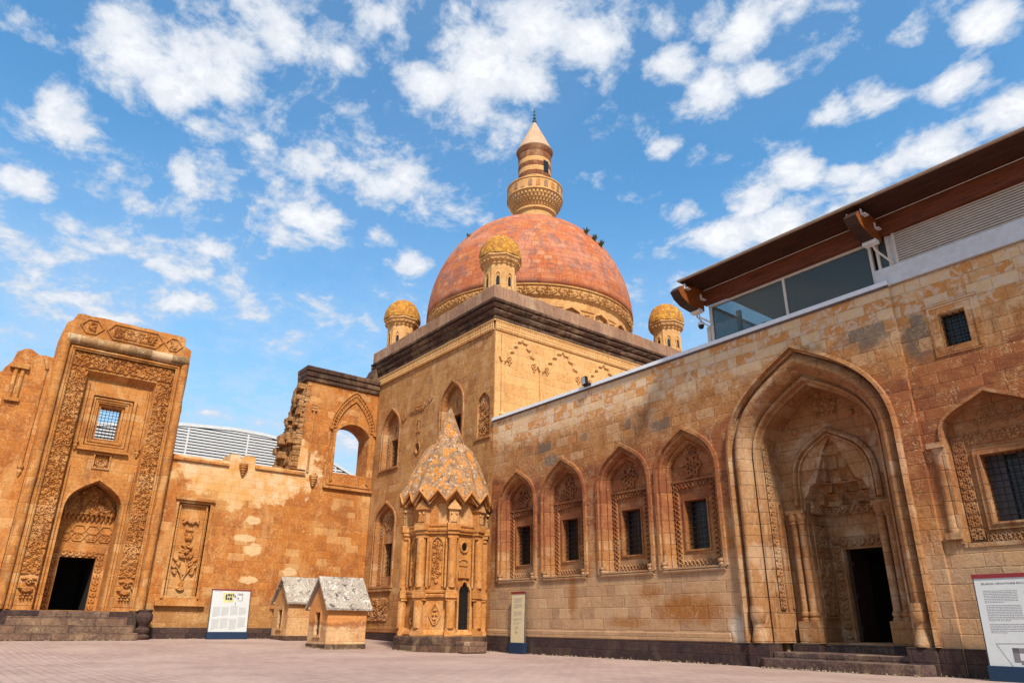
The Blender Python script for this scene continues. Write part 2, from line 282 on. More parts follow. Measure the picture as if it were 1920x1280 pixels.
MAT['pane'] = plain('dark_pane', (.010, .008, .007), .25, 0, spec=.5)
MAT['inside'] = plain('dark_interior', (.020, .014, .011), .95)
MAT['white_metal'] = plain('white_coated_metal', (.66, .67, .68), .4, 0, .04)
MAT['dull_white'] = plain('dull_white_metal', (.56, .56, .56), .5, 0, .05)
MAT['grey_panel'] = plain('grey_panel', (.52, .52, .52), .45, 0, .05)
MAT['cream_metal'] = plain('cream_metal', (.55, .50, .43), .45, 0, .05)
MAT['black'] = plain('black_plastic', (.012, .012, .013), .4)
MAT['lead'] = plain('dark_bronze', (.03, .05, .06), .5, .5)
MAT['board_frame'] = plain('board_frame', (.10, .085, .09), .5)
MAT['board_red'] = plain('board_red', (.20, .018, .020), .5, 0, .05)
MAT['board_blue'] = plain('board_blue', (.010, .026, .058), .5, 0, .05)
MAT['board_white'] = plain('board_white', (.50, .50, .48), .45, 0, .02)
MAT['board_cream'] = plain('board_cream', (.56, .44, .25), .5, 0, .03)
MAT['ink'] = plain('print_ink', (.16, .14, .15), .6, 0, .02)
MAT['ink_soft'] = plain('print_grey', (.20, .19, .19), .6, 0, .02)
MAT['ink_olive'] = plain('print_olive', (.50, .46, .20), .6, 0, .05)
MAT['ink_dark'] = plain('print_dark', (.05, .048, .045), .6, 0, .02)
MAT['weed'] = plain('dry_green_tuft', (.10, .11, .035), .8, 0, .3, 20)
def wood(name, a, b_):
    m, t, b = new_mat(name); g = t.node('ShaderNodeNewGeometry'); p = t.v('MULTIPLY', g.outputs['Position'], (.5, 4.0, 6.0))
    n = t.noise(p, 3.0, 5, .6, .5); t.l.new(t.mix(t.ss(n, .35, .7), a, b_), b.inputs['Base Color']); b.inputs['Roughness'].default_value = .5
    return m
MAT['glulam'] = wood('glulam_timber_shaded', (.15, .036, .009), (.07, .018, .006))  # eave beam timber, its colour darkened to look shaded
MAT['glulam_lit'] = wood('glulam_timber_lit', (.24, .065, .012), (.14, .035, .008))  # same timber for the cross beams, sunlight put into the brighter colour
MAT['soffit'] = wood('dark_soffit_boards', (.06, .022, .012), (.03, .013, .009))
MAT['darkwood'] = wood('dark_timber', (.045, .02, .012), (.03, .014, .01))
def glass():
    m, t, b = new_mat('tinted_glass')
    b.inputs['Base Color'].default_value = (.30, .38, .38, 1); b.inputs['Roughness'].default_value = .03
    b.inputs['Transmission Weight'].default_value = .85; b.inputs['IOR'].default_value = 1.3
    return m
MAT['glass'] = glass()
def ground_mat():
    m, t, b = new_mat('courtyard_pavers'); g = t.node('ShaderNodeNewGeometry'); p = g.outputs['Position']
    br = t.node('ShaderNodeTexBrick'); br.inputs['Scale'].default_value = 1; br.inputs['Brick Width'].default_value = .42; br.inputs['Row Height'].default_value = .21
    br.inputs['Mortar Size'].default_value = .014; br.inputs['Mortar Smooth'].default_value = .4
    br.inputs['Color1'].default_value = (.36, .245, .20, 1); br.inputs['Color2'].default_value = (.30, .20, .17, 1); br.inputs['Mortar'].default_value = (.15, .10, .085, 1)
    rot = t.node('ShaderNodeMapping'); t.l.new(p, rot.inputs[0]); rot.inputs['Rotation'].default_value[2] = R(0); t.l.new(rot.outputs[0], br.inputs[0])
    br2 = t.white(t.v('FLOOR', t.v('MULTIPLY', p, (1/.42, 1/.21, 0)))); n = t.noise(p, .35, 5, .6); n2 = t.noise(p, 6, 4, .65)
    br_c = t.mix(t.m('MULTIPLY', br2, .5), br.outputs[0], (.22, .14, .115)); c = t.mix(t.ss(n, .35, .7), br_c, t.mix(.45, br_c, (.44, .32, .26)))
    c = t.mix(t.m('MULTIPLY', t.ss(n2, .62, .75), .5), c, (.22, .16, .14))
    c = t.mix(t.m('MULTIPLY', t.ss(n2, .42, .3), .35), c, (.48, .36, .30))
    t.l.new(c, b.inputs['Base Color']); t.l.new(t.bump(t.m('ADD', br.outputs['Fac'], n2), .25, .01), b.inputs['Normal'])
    return m
MAT['ground'] = ground_mat()

# ------------------------------------------------------------------ objects
def wl(o):
    v = Vector((0, 0, 0))
    while o is not None: v = v + o.location; o = o.parent
    return v
def thing(name, label, cat, loc=(0, 0, 0), group=None):
    o = bpy.data.objects.new(name, None); COL.objects.link(o); o.location = loc; o.empty_display_size = .3
    o['label'] = label; o['category'] = cat
    if group: o['group'] = group
    return o
NOSPLIT = {'plan_drawing', 'rubble_end', 'louvre_blades', 'wall', 'scroll_relief'}
class MB:
    def find_pieces(s):
        """pieces that lie well apart become objects of their own"""
        if not s.f or s.n > 60000: return
        par = list(range(s.n))
        def find(a):
            while par[a] != a: par[a] = par[par[a]]; a = par[a]
            return a
        for f in s.f:
            r = find(f[0])
            for b in f[1:]:
                q = find(b)
                if q != r: par[q] = r
        root = [find(i) for i in range(s.n)]; ids = {}; isl = np.array([ids.setdefault(r, len(ids)) for r in root]); k = len(ids)
        if k < 2 or k > 900: return
        P = np.array(s.v); lo = np.full((k, 3), 1e9); hi = -lo; np.minimum.at(lo, isl, P); np.maximum.at(hi, isl, P); size = (hi-lo).max(1)
        pp = list(range(k))
        def f2(a):
            while pp[a] != a: pp[a] = pp[pp[a]]; a = pp[a]
            return a
        gap = np.maximum(0, np.maximum(lo[:, None]-hi[None], lo[None]-hi[:, None])); near = np.sqrt((gap**2).sum(2)) <= np.maximum(.02, .5*np.maximum(size[:, None], size[None]))
        for a, b in zip(*np.nonzero(np.triu(near, 1))): pp[f2(b)] = f2(a)
        pc = {}; piece = [pc.setdefault(f2(i), len(pc)) for i in range(k)]
        if not 1 < len(pc) <= 60: return
        vp = [piece[i] for i in isl]; nv = []; mp = [0]*s.n; nf = []; s.c = []
        for q in range(len(pc)):
            if q: s.c.append((len(nv), len(nf)))
            for i in range(s.n):
                if vp[i] == q: mp[i] = len(nv); nv.append(s.v[i])
            nf += [tuple(mp[i] for i in f) for f in s.f if vp[f[0]] == q]
        s.v, s.f = nv, nf
    def __init__(s): s.v = []; s.f = []; s.n = 0; s.c = []
    def cut(s): s.c.append((s.n, len(s.f))); return s
    def add(s, vs, fs):
        vs = [tuple(map(float, a)) for a in vs]
        s.v += vs; s.f += [tuple(i+s.n for i in f) for f in fs]; s.n += len(vs); return s
    def box(s, x0, x1, y0, y1, z0, z1):
        x0, x1 = min(x0, x1), max(x0, x1); y0, y1 = min(y0, y1), max(y0, y1)
        return s.add([(x0,y0,z0),(x1,y0,z0),(x1,y1,z0),(x0,y1,z0),(x0,y0,z1),(x1,y0,z1),(x1,y1,z1),(x0,y1,z1)],
                     [(3,2,1,0),(4,5,6,7),(0,1,5,4),(1,2,6,5),(2,3,7,6),(3,0,4,7)])
    def prism(s, pts, fn, d0, d1, cap0=True, cap1=True, holes=()):
        """pts: 2-D outline; fn(u,v,d) -> world; extruded from depth d0 (front) to d1"""
        loops = [[Vector((a, b, 0)) for a, b in pts]] + [[Vector((a, b, 0)) for a, b in h] for h in holes]
        tri = tessellate_polygon(loops); flat = [q for lp in loops for q in lp]; n = len(flat)
        vs = [fn(q.x, q.y, d0) for q in flat] + [fn(q.x, q.y, d1) for q in flat]; fs = []
        if cap0: fs += [tuple(a) for a in tri]
        if cap1: fs += [tuple(i+n for i in a[::-1]) for a in tri]
        k = 0
        for lp in loops:
            L = len(lp)
            for i in range(L):
                a, b = k+i, k+(i+1) % L; fs.append((a, b, b+n, a+n))
            k += L
        return s.add(vs, fs)
    def loft(s, loops, close=False):
        n = len(loops[0]); vs = [p for lp in loops for p in lp]; fs = []
        for i in range(len(loops)-1):
            for j in range(n if close else n-1):
                a = i*n+j; b = i*n+(j+1) % n; fs.append((a, b, b+n, a+n))
        return s.add(vs, fs)
    def tube(s, pts, r, n=8, cap=True):
        pts = [Vector(p) for p in pts]; rs = r if isinstance(r, (list, tuple)) else [r]*len(pts); loops = []
        ref = Vector((0, 0, 1))
        for i, p in enumerate(pts):
            d = (pts[min(i+1, len(pts)-1)]-pts[max(i-1, 0)]).normalized()
            if abs(d.dot(ref)) > .98: ref = Vector((.3, .9, .1)).normalized()
            a = d.cross(ref).normalized(); b = d.cross(a)
            loops.append([p+(a*math.cos(2*pi*k/n)+b*math.sin(2*pi*k/n))*rs[i] for k in range(n)])
        s.loft(loops, True)
        if cap:
            s.add(loops[0], [tuple(range(n))]); s.add(loops[-1], [tuple(range(n))[::-1]])
        return s
    def lathe(s, prof, c, n=32, a0=0, a1=2*pi, facet=None):
        full = abs(a1-a0-2*pi) < 1e-6; k = n if full else n+1
        loops = []
        for r, z in prof:
            loops.append([(c[0]+r*math.cos(a0+(a1-a0)*i/n), c[1]+r*math.sin(a0+(a1-a0)*i/n), c[2]+z) for i in range(k)])
        return s.loft(loops, full)
    def grid(s, P):
        h, w = P.shape[:2]; vs = P.reshape(-1, 3).tolist(); fs = []
        for i in range(h-1):
            for j in range(w-1):
                a = i*w+j; fs.append((a, a+1, a+w+1, a+w))
        return s.add(vs, fs)
    def ball(s, c, r, n=10, sq=(1, 1, 1)):
        lo = []
        for i in range(n//2+1):
            t = -pi/2+pi*i/(n//2)
            lo.append([(c[0]+sq[0]*r*math.cos(t)*math.cos(2*pi*k/n), c[1]+sq[1]*r*math.cos(t)*math.sin(2*pi*k/n), c[2]+sq[2]*r*math.sin(t)) for k in range(n)])
        return s.loft(lo, True)
    def build(s, name, mat, parent=None, smooth=False, label=None, bevel=0, merge=False, kind=None, cat=None, angle=None):
        if not s.c and name not in NOSPLIT: s.find_pieces()
        if s.c and s.c != [(0, 0)]:
            cs = [(0, 0)]+[c for c in s.c if 0 < c[0] < s.n]+[(s.n, len(s.f))]; cs = sorted(set(cs)); first = None
            for (v0, f0), (v1, f1) in zip(cs, cs[1:]):
                q = MB(); q.v = s.v[v0:v1]; q.f = [tuple(i-v0 for i in f) for f in s.f[f0:f1]]; q.n = v1-v0
                q.c = []; o = q.build(name, mat, parent, smooth, label, bevel, merge, kind, cat, angle); first = first or o
            return first
        off = wl(parent) if parent is not None else Vector((0, 0, 0))
        me = bpy.data.meshes.new(name); me.from_pydata([(a-off.x, b-off.y, c-off.z) for a, b, c in s.v], [], s.f)
        me.validate(); me.update()
        import bmesh
        bm = bmesh.new(); bm.from_mesh(me)
        if merge: bmesh.ops.remove_doubles(bm, verts=bm.verts, dist=1e-4)
        bmesh.ops.recalc_face_normals(bm, faces=bm.faces); bm.to_mesh(me); bm.free()
        me.materials.append(MAT[mat] if isinstance(mat, str) else mat)
        if smooth:
            for p in me.polygons: p.use_smooth = True
            if angle:
                try: me.set_sharp_from_angle(angle=R(angle))
                except Exception: pass
        o = bpy.data.objects.new(name, me); COL.objects.link(o)
        if parent is not None: o.parent = parent
        if bevel:
            md = o.modifiers.new('bevel', 'BEVEL'); md.width = bevel; md.segments = 2; md.limit_method = 'ANGLE'; md.angle_limit = R(40)
        if label: o['label'] = label
        if kind: o['kind'] = kind
        if cat: o['category'] = cat
        return o
# frames: A = walls facing the -y side, B = walls facing the +x side; d = depth INTO the wall
def FA(Y): return lambda u, v, d: (u, Y+d, v)
def FB(X): return lambda u, v, d: (X-d, u, v)
def FP(c, th, r):  # vertical panel at angle th, radius r about c
    n = (math.cos(th), math.sin(th)); t_ = (-n[1], n[0])
    return lambda u, v, d: (c[0]+n[0]*(r-d)+t_[0]*u, c[1]+n[1]*(r-d)+t_[1]*u, v)
def frame_rect(mb, fn, u0, u1, v0, v1, w, d0, d1, bottom=True):
    """rectangular frame, butted bars"""
    mb.prism([(u0,v0),(u0+w,v0),(u0+w,v1),(u0,v1)], fn, d0, d1); mb.prism([(u1-w,v0),(u1,v0),(u1,v1),(u1-w,v1)], fn, d0, d1)
    mb.prism([(u0+w,v1-w),(u1-w,v1-w),(u1-w,v1),(u0+w,v1)], fn, d0, d1)
    if bottom: mb.prism([(u0+w,v0),(u1-w,v0),(u1-w,v0+w),(u0+w,v0+w)], fn, d0, d1)
def arch(c, w, s, a, n=9, z0=None, keel=.40, sh=.62):
    """pointed arch outline (left foot up over the apex to the right foot)"""
    H = a-s; P = [(w, s), (w, s+sh*H), (keel*w, a-keel*w*.62), (0, a)]; q = []
    for i in range(n+1):
        t = i/n; b = [(1-t)**3, 3*t*(1-t)**2, 3*t*t*(1-t), t**3]
        q.append((sum(b[k]*P[k][0] for k in range(4)), sum(b[k]*P[k][1] for k in range(4))))
    out = []
    if z0 is not None: out.append((c-w, z0))
    out += [(c-x, z) for x, z in q]; out += [(c+x, z) for x, z in q[::-1][1:]]
    if z0 is not None: out.append((c+w, z0))
    return out
def segarch(c, w, s, a, n=8, z0=None):
    H = a-s; r = (w*w+H*H)/(2*H); t0 = math.asin(w/r); out = [(c-w, z0)] if z0 is not None else []
    for i in range(2*n+1):
        t = -t0+2*t0*i/(2*n); out.append((c+r*math.sin(t), s+r*math.cos(t)-(r-H)))
    if z0 is not None: out.append((c+w, z0))
    return out
def arch_loft(mb, fn, c, steps, n=9, z0=0, keel=.40, sh=.62):
    """steps: (half width, spring, apex, depth[, foot]) from outside in"""
    loops = []
    for st in steps:
        w, s_, a, d = st[:4]; foot = st[4] if len(st) > 4 else z0
        loops.append([fn(u, v, d) for u, v in arch(c, w, s_, a, n, foot, keel, sh)])
    mb.loft(loops)
def roll_steps(w0, s0, a0, d0, w1, a1, d1, bulge, k=6):
    """half-round moulding between two nested arches"""
    out = []
    for i in range(k+1):
        t = i/k
        out.append((w0+(w1-w0)*t, s0, a0+(a1-a0)*t, d0+(d1-d0)*t-bulge*math.sin(pi*t)))
    return out

# ------------------------------------------------------------------ carved reliefs (real displaced surfaces)
def canvas(w, h, res): return np.meshgrid((np.arange(int(round(w/res))+1))*res, (np.arange(int(round(h/res))+1))*res)
def stroke(H, X, Y, pts, r, amp=1.0):
    pts = np.asarray(pts); d2 = np.full(X.shape, 1e9)
    for i in range(0, len(pts), 40):
        q = pts[i:i+40]; d2 = np.minimum(d2, ((X[..., None]-q[:, 0])**2+(Y[..., None]-q[:, 1])**2).min(-1))
    h = amp*np.minimum(1, 1.7*np.sqrt(np.clip(1-d2/r**2, 0, 1))); np.maximum(H, h, out=H)
def blob(H, X, Y, c, rx, ry, ang=0, amp=1.0):
    ca, sa = math.cos(ang), math.sin(ang); dx, dy = X-c[0], Y-c[1]; u = (dx*ca+dy*sa)/rx; v = (-dx*sa+dy*ca)/ry
    np.maximum(H, amp*np.minimum(1, 1.5*np.sqrt(np.clip(1-u*u-v*v, 0, 1))), out=H)
def spiral(c, r0, r1, a0, turns, n=40):
    t = np.linspace(0, 1, n); a = a0+turns*2*pi*t; r = r0+(r1-r0)*t
    return np.stack([c[0]+r*np.cos(a), c[1]+r*np.sin(a)], -1)
def vine_tile(w, h, res):
    X, Y = canvas(w, 4*h, res); H = np.zeros_like(X); g = np.random.default_rng(int(w*1000))
    for oy in (-4*h, 0, 4*h):
        g = np.random.default_rng(5)
        for k in range(4):
            sg = 1 if k % 2 == 0 else -1; cy = oy+h*(k+.5); cx = w/2+sg*w*.05
            stroke(H, X, Y, spiral((cx, cy), w*.42, w*.24, sg*pi/2, sg*.80, 50), w*.030, .85)
            stroke(H, X, Y, spiral((cx+w*.05, cy-w*.03*sg), w*.20, w*.08, -sg*pi/2, -sg*.8, 30), w*.026, .8)
            blob(H, X, Y, (cx, cy), w*.055, w*.04, g.uniform(0, 3), 1.1)
            for a in range(3): aa = a*2.1+g.uniform(0, .5); blob(H, X, Y, (cx+w*.15*math.cos(aa), cy+w*.15*math.sin(aa)), w*.06, w*.025, aa, 1.0)
            for a in range(13):
                aa = a*2*pi/13+g.uniform(-.2, .2); rr = w*g.uniform(.29, .36); blob(H, X, Y, (cx+rr*math.cos(aa), cy+rr*math.sin(aa)), w*.06, w*.020, aa+g.uniform(.6, 1.6), g.uniform(.7, 1))
            for sx in (-1, 1):
                for dy in (-.42, .0, .42):
                    c2 = (w/2+sx*w*g.uniform(.41, .46), cy+dy*h*1.1); aa = g.uniform(0, 3.1)
                    blob(H, X, Y, c2, w*.085, w*.035, aa, .9); blob(H, X, Y, c2, w*.075, w*.03, aa+1.5, .9)
                    stroke(H, X, Y, spiral((c2[0]-sx*w*.06, c2[1]+w*.06), w*.07, w*.02, aa, sx*1.1, 18), w*.022, .8)
    np.maximum(H, .8*leaf_field(w, 4*h, res, 230, 3, .085)[:H.shape[0], :H.shape[1]], out=H)
    return H[:-1, :]
def chain_tile(w, h, res):
    X, Y = canvas(w, h, res); H = np.zeros_like(X); t = np.linspace(-1, 2, 160)
    for ph in (0, pi): stroke(H, X, Y, np.stack([w/2+w*.34*np.sin(2*pi*t+ph), t*h], -1), w*.09)
    for yy in (0, h/2, h): blob(H, X, Y, (w/2, yy+h*.25), w*.09, w*.09, 0, .8)
    for xx in (w*.03, w*.97): stroke(H, X, Y, np.stack([np.full(60, xx), np.linspace(0, h, 60)], -1), w*.06, .8)
    return H[:-1, :]
def star_tile(w, h, res):
    X, Y = canvas(w, h, res); H = np.zeros_like(X); a = np.linspace(0, 2*pi, 160)
    for oy in (-h, 0, h):
        c = (w/2, oy+h/2)
        for ph in (0, pi/6):
            r = w*.36*(1+.22*np.cos(6*a+ph*6)); stroke(H, X, Y, np.stack([c[0]+r*np.cos(a), c[1]+r*np.sin(a)], -1), w*.05)
        r = w*.18*(1+.3*np.cos(6*a)); stroke(H, X, Y, np.stack([c[0]+r*np.cos(a), c[1]+r*np.sin(a)], -1), w*.045)
    for xx in (w*.03, w*.97): stroke(H, X, Y, np.stack([np.full(60, xx), np.linspace(0, h, 60)], -1), w*.05, .8)
    return H[:-1, :]
def lattice_tile(w, h, res):
    X, Y = canvas(w, h, res); k = 2*pi/h
    H = np.clip(.5+.6*np.sin(k*(X+Y))*np.sin(k*(X-Y)), 0, 1)
    return H[:-1, :]
def leaf_field(w, h, res, n=60, seed=1, r=.10):
    g = np.random.default_rng(seed); X, Y = canvas(w, h, res); H = np.zeros_like(X)
    for i in range(n):
        c = (g.uniform(0, w), g.uniform(0, h)); a0 = g.uniform(0, 6.28)
        if i % 2 == 0: stroke(H, X, Y, spiral(c, r*1.0, r*.2, a0, g.choice([-1.1, 1.1]), 22), r*.17, g.uniform(.8, 1))
        else: blob(H, X, Y, c, r*.6, r*.22, a0, g.uniform(.7, 1)); blob(H, X, Y, c, r*.5, r*.2, a0+1.3, g.uniform(.6, 1))
    return H
def tile_up(T, w, h, res):
    nh, nw = int(round(h/res))+1, int(round(w/res))+1
    rep = int(math.ceil(nh/T.shape[0])); A = np.concatenate([T]*rep, 0)[:nh]
    if A.shape[1] < nw: A = np.concatenate([A]*int(math.ceil(nw/A.shape[1])), 1)
    return A[:, :nw]
def relief(mb, fn, u0, v0, H, res, amp, d=0.0, wear=.15, swap=False, border=True, mask=None):
    H = H.copy()
    if wear: H *= (1-wear*rng.random(H.shape))
    if border: H[0] = H[-1] = 0; H[:, 0] = H[:, -1] = 0
    h, w = H.shape; P = np.zeros((h, w, 3))
    for i in range(h):
        for j in range(w):
            uu, vv = (u0+i*res, v0+j*res) if swap else (u0+j*res, v0+i*res)
            P[i, j] = fn(uu, vv, d-amp*H[i, j])
    if mask is None: mb.grid(P)
    else:
        idx = {}; vs = []; fs = []
        def gi(i, j):
            if (i, j) not in idx: idx[(i, j)] = len(vs); vs.append(tuple(P[i, j]))
            return idx[(i, j)]
        for i in range(h-1):
            for j in range(w-1):
                if mask[i, j]: fs.append((gi(i, j), gi(i, j+1), gi(i+1, j+1), gi(i+1, j)))
        mb.add(vs, fs)
    return mb
def tile_band(mb, fn, u0, v0, w, length, tile, th, res, amp, d=0.0, horiz=False, wear=.15):
    T = tile(w, th, res); nh = int(round(length/res))+1
    H = np.concatenate([T]*int(math.ceil(nh/T.shape[0])), 0)[:nh]
    return relief(mb, fn, u0, v0, H, res, amp, d, wear, swap=horiz)
def rosette(mb, fn, c, r, d, amp=.045, lobes=6, tr=.11):
    a = np.linspace(0, 2*pi, 90)
    for ph, rr, k in ((0, 1, .26), (pi/lobes, .72, .34)):
        q = rr*r*(1+k*np.cos(lobes*a+ph*lobes)); pts = [fn(c[0]+q[i]*math.cos(a[i]), c[1]+q[i]*math.sin(a[i]), d-amp*.3*(1+math.sin(lobes*a[i]*1.0))) for i in range(90)]
        mb.tube(pts, r*tr*1.05, 6, False)
    mb.tube([fn(c[0]+r*.28*math.cos(x), c[1]+r*.28*math.sin(x), d) for x in a[::4]]+[fn(c[0]+r*.28, c[1], d)], r*tr*.9, 6, False)
    return mb
def grille(mb, fn, u0, u1, v0, v1, nu, nv, d, r=.014):
    for i in range(1, nu): mb.tube([fn(u0+(u1-u0)*i/nu, v0, d), fn(u0+(u1-u0)*i/nu, v1, d)], r, 5)
    for i in range(1, nv): mb.tube([fn(u0, v0+(v1-v0)*i/nv, d+.001), fn(u1, v0+(v1-v0)*i/nv, d+.001)], r, 5)
    for i in range(1, nu):
        for j in range(1, nv): mb.ball(fn(u0+(u1-u0)*i/nu, v0+(v1-v0)*j/nv, d), r*1.9, 6)
def rect(u0, u1, v0, v1): return [(u0, v0), (u1, v0), (u1, v1), (u0, v1)]
def jag(p0, p1, n, amp, seed=0):
    g = random.Random(seed); out = []
    for i in range(n+1):
        t = i/n; x = p0[0]+(p1[0]-p0[0])*t; y = p0[1]+(p1[1]-p0[1])*t
        if 0 < i < n: x += g.uniform(-amp, amp); y += g.uniform(-amp, amp)
        out.append((x, y))
    return out
def gz(x): return .32*min(max((-24-x)/13.0, 0), 1)
# ------------------------------------------------------------------ ground
def ground():
    mb = MB(); xs = [-260, -60, -50, -44, -37, -24, -18, -10, 0, 20, 260]; ys = [-260, -40, -10, 0, 10, 19, 40, 260]
    P = np.array([[(x, y, gz(x)) for x in xs] for y in ys]); mb.grid(P)
    mb.build('courtyard_paving', 'ground', kind='structure')
ground()
YA = 18.9; XB = -37.0

# ------------------------------------------------------------------ mosque block: cube, cornice, dome, corner turrets
def mosque():
    T = thing('domed_mosque', 'tall square stone mosque block with dark cornice and big red brick dome', 'mosque', (-31.4, 26.3, 0))
    x0, x1, y0, y1 = -37.3, -25.4, YA, 34.4; ztop = 14.85
    A = FA(y0); Bf = FB(x1); mb = MB()
    # niches cut in the courtyard face
    N = [dict(c=-35.15, w=.98, s=11.2, a=12.55, z0=9.15, ow=.41, oz=(9.18, 10.85)), dict(c=-28.95, w=1.02, s=11.3, a=12.65, z0=9.25, ow=.42, oz=(9.3, 10.95)),
         dict(c=-35.1, w=1.12, s=6.1, a=7.2, z0=2.9, ow=.40, oz=(3.4, 5.1))]
    holes = [arch(n['c'], n['w'], n['s'], n['a'], 8, n['z0']) for n in N]
    rnd = [(-32.1+.2*math.cos(a), 9.75+.26*math.sin(a)) for a in np.linspace(0, 2*pi, 14, endpoint=False)]
    blind = arch(-26.2, .50, 10.75, 11.42, 7, 9.25)
    mb.prism(rect(x0, x1, 0.3, ztop), A, 0, .9, holes=holes+[rnd, blind])
    mb.box(x0, x0+.9, y0+.9, y1, .3, ztop); mb.box(x1-.9, x1, y0+.9, y1, 0, ztop); mb.box(x0+.9, x1-.9, y1-.9, y1, 0, ztop)
    mb.box(x0+.9, x1-.9, y0+.9, y1-.9, ztop-.5, ztop)
    mb.build('wall', 'tower', T)
    # pale east face lies as its own skin with the blind arcade on it
    sk = MB(); sk.prism(rect(y0+.02, y1, 9.0, 14.42), Bf, -.035, -.002); sk.build('side_facing', 'cream', T)
    ar = MB(); bounds = [19.35, 21.75, 24.75, 27.7, 30.6]; th = .08
    for i in range(4):
        a, b = bounds[i], bounds[i+1]; c = (a+b)/2; w = (b-a)/2-.42; zb, zt = 13.15, 14.22
        pts = []
        lobes = 7
        for k in range(lobes):
            t0, t1 = k/lobes, (k+1)/lobes
            def P(t): 
                s_ = -1+2*t; return (c+w*s_, zb+(zt-zb)*(1-abs(s_)**1.25))
            p, q = P(t0), P(t1); mx, mz = (p[0]+q[0])/2, (p[1]+q[1])/2; dx, dz = q[0]-p[0], q[1]-p[1]
            for j in range(7):
                s2 = j/6; bul = .16*math.sin(pi*s2); L = math.hypot(dx, dz)
                pts.append(Bf(p[0]+dx*s2-dz/L*bul, p[1]+dz*s2+dx/L*bul, -.05))
        ar.tube(pts, th, 6)
        for sd in (-1, 1):
            u = c+sd*(w+.0); fl = [(u+.14*math.cos(x), zb-.12+.14*math.sin(x)) for x in np.linspace(0, 2*pi, 13)]
            ar.tube([Bf(p[0], p[1], -.07) for p in fl], .045, 5); ar.ball(Bf(u, zb-.12, -.08), .07, 8)
            ar.ball(Bf(u, zb-.34, -.06), .06, 6)
    for k, yy in enumerate(bounds):
        ar.prism([(yy-.22, 13.05), (yy+.22, 13.05), (yy+.12, 12.85), (yy-.12, 12.85)], Bf, -.16, -.036)
        ar.tube([Bf(yy, 14.25 if k == 0 else 12.9, -.06), Bf(yy, 10.25, -.06)], .095, 8)
        for zz in (12.2, 11.4): ar.ball(Bf(yy, zz, -.06), .085, 8)
        ar.lathe([(0, -.3), (.10, -.2), (.17, 0), (.10, .1), (.05, .16)], (Bf(yy, 10.2, -.1)), 10)
    ar.build('blind_arcade', 'cream', T)
    # carved frieze under the cornice (real relief) on both faces
    fr = MB(); res = .05
    T1 = lattice_tile(.42, .28, .035)
    for fn, a, b in ((A, x0+.1, x1), (Bf, y0, y1)):
        L = b-a; nh = int(L/.035)+1; H = np.concatenate([T1]*int(math.ceil(nh/T1.shape[0])), 0)[:nh]
        relief(fr, (lambda f: (lambda u, v, d: f(u, v, d)))(fn), a, 14.45, H, .035, .05, -.075, .1, swap=True)
        fr.prism(rect(a, b, 14.42, 14.45), fn, -.10, 0); fr.prism(rect(a-.0, b+.1, 14.87, 14.93), fn, -.13, 0)
    fr.build('carved_frieze', 'cream', T)
    # dark stepped cornice
    prof = [(.06, 14.93), (.10, 14.98), (.10, 15.12), (.05, 15.15), (.05, 15.19), (.17, 15.24), (.23, 15.36), (.19, 15.44), (.12, 15.46), (.12, 15.50), (.25, 15.55), (.33, 15.66), (.30, 15.73), (.22, 15.75), (.22, 15.78), (.36, 15.82), (.38, 15.93)]
    co = MB(); gq = random.Random(8); nx, ny = 44, 56; ring_u = [(x0+(x1-x0)*i/nx, y0, 0, -1) for i in range(nx)]+[(x1, y0+(y1-y0)*i/ny, 1, 0) for i in range(ny)]+[(x1-(x1-x0)*i/nx, y1, 0, 1) for i in range(nx)]+[(x0, y1-(y1-y0)*i/ny, -1, 0) for i in range(ny)]
    def cring(o, z, wear):
        out = []
        for k, (x, y, dx, dy) in enumerate(ring_u):
            cx_ = (k in (0, nx+ny+nx+0)); w = gq.uniform(-wear, wear*.4)
            if gq.random() < .08: w -= wear*2.2
            ex = -1 if abs(x-x0) < 1e-6 else (1 if abs(x-x1) < 1e-6 else 0); ey = -1 if abs(y-y0) < 1e-6 else (1 if abs(y-y1) < 1e-6 else 0)
            out.append((x+ex*(o+w), y+ey*(o+w), z+gq.uniform(-.4, .4)*wear))
        return out
    co.loft([cring(0, 14.93, 0)]+[cring(o, z, .022 if 1 < q < len(prof)-2 else 0) for q, (o, z) in enumerate(prof)]+[cring(0, 15.93, 0)], True)
    co.build('dark_cornice', 'basalt', T)
    pa = MB()
    lo, hi, o, th_ = 15.932, 16.66, .30, .55; ax, ay, bx_, by_ = x0-o, y0-o, x1+o, y1+o
    def row(p, q, mk):
        u = p
        while u < q-.01:
            w = gq.uniform(.55, .95); v = q if q-u < 1.3 else u+w; e = gq.uniform(-.014, .010); h_ = gq.uniform(-.03, .012); mk(u+.004, v-.004, e, h_); u = v
    row(ax, bx_, lambda u, v, e, h_: pa.box(u, v, ay-e, ay+th_, lo, hi+h_)); row(ay+th_+.004, by_, lambda u, v, e, h_: pa.box(bx_-th_, bx_+e, u, v, lo, hi+h_))
    row(ax, bx_-th_, lambda u, v, e, h_: pa.box(u, v, by_-th_, by_+e, lo, hi+h_)); row(ay+th_+.004, by_-th_-.004, lambda u, v, e, h_: pa.box(ax-e, ax+th_, u, v, lo, hi+h_))
    pa.box(x0-.9, x0-.31, y0-.1, y0+1.2, 14.9, 16.0)
    pa.build('parapet', 'parapet', T, bevel=.02)
    rf = MB(); rf.box(x0+.3, x1-.3, y0+.3, y1-.3, 15.94, 16.1); rf.build('roof_deck', 'parapet', T)
    # drum and dome
    c = (-31.7, 26.3, 0); Rd = 6.46
    zr = 18.55
    dr = MB(); dr.lathe([(6.12, 16.1), (6.12, 17.25), (6.18, 17.3), (6.18, 17.75), (6.30, 17.9), (6.36, 18.40), (6.46, 18.44), (6.46, zr)], c, 96)
    na = 20
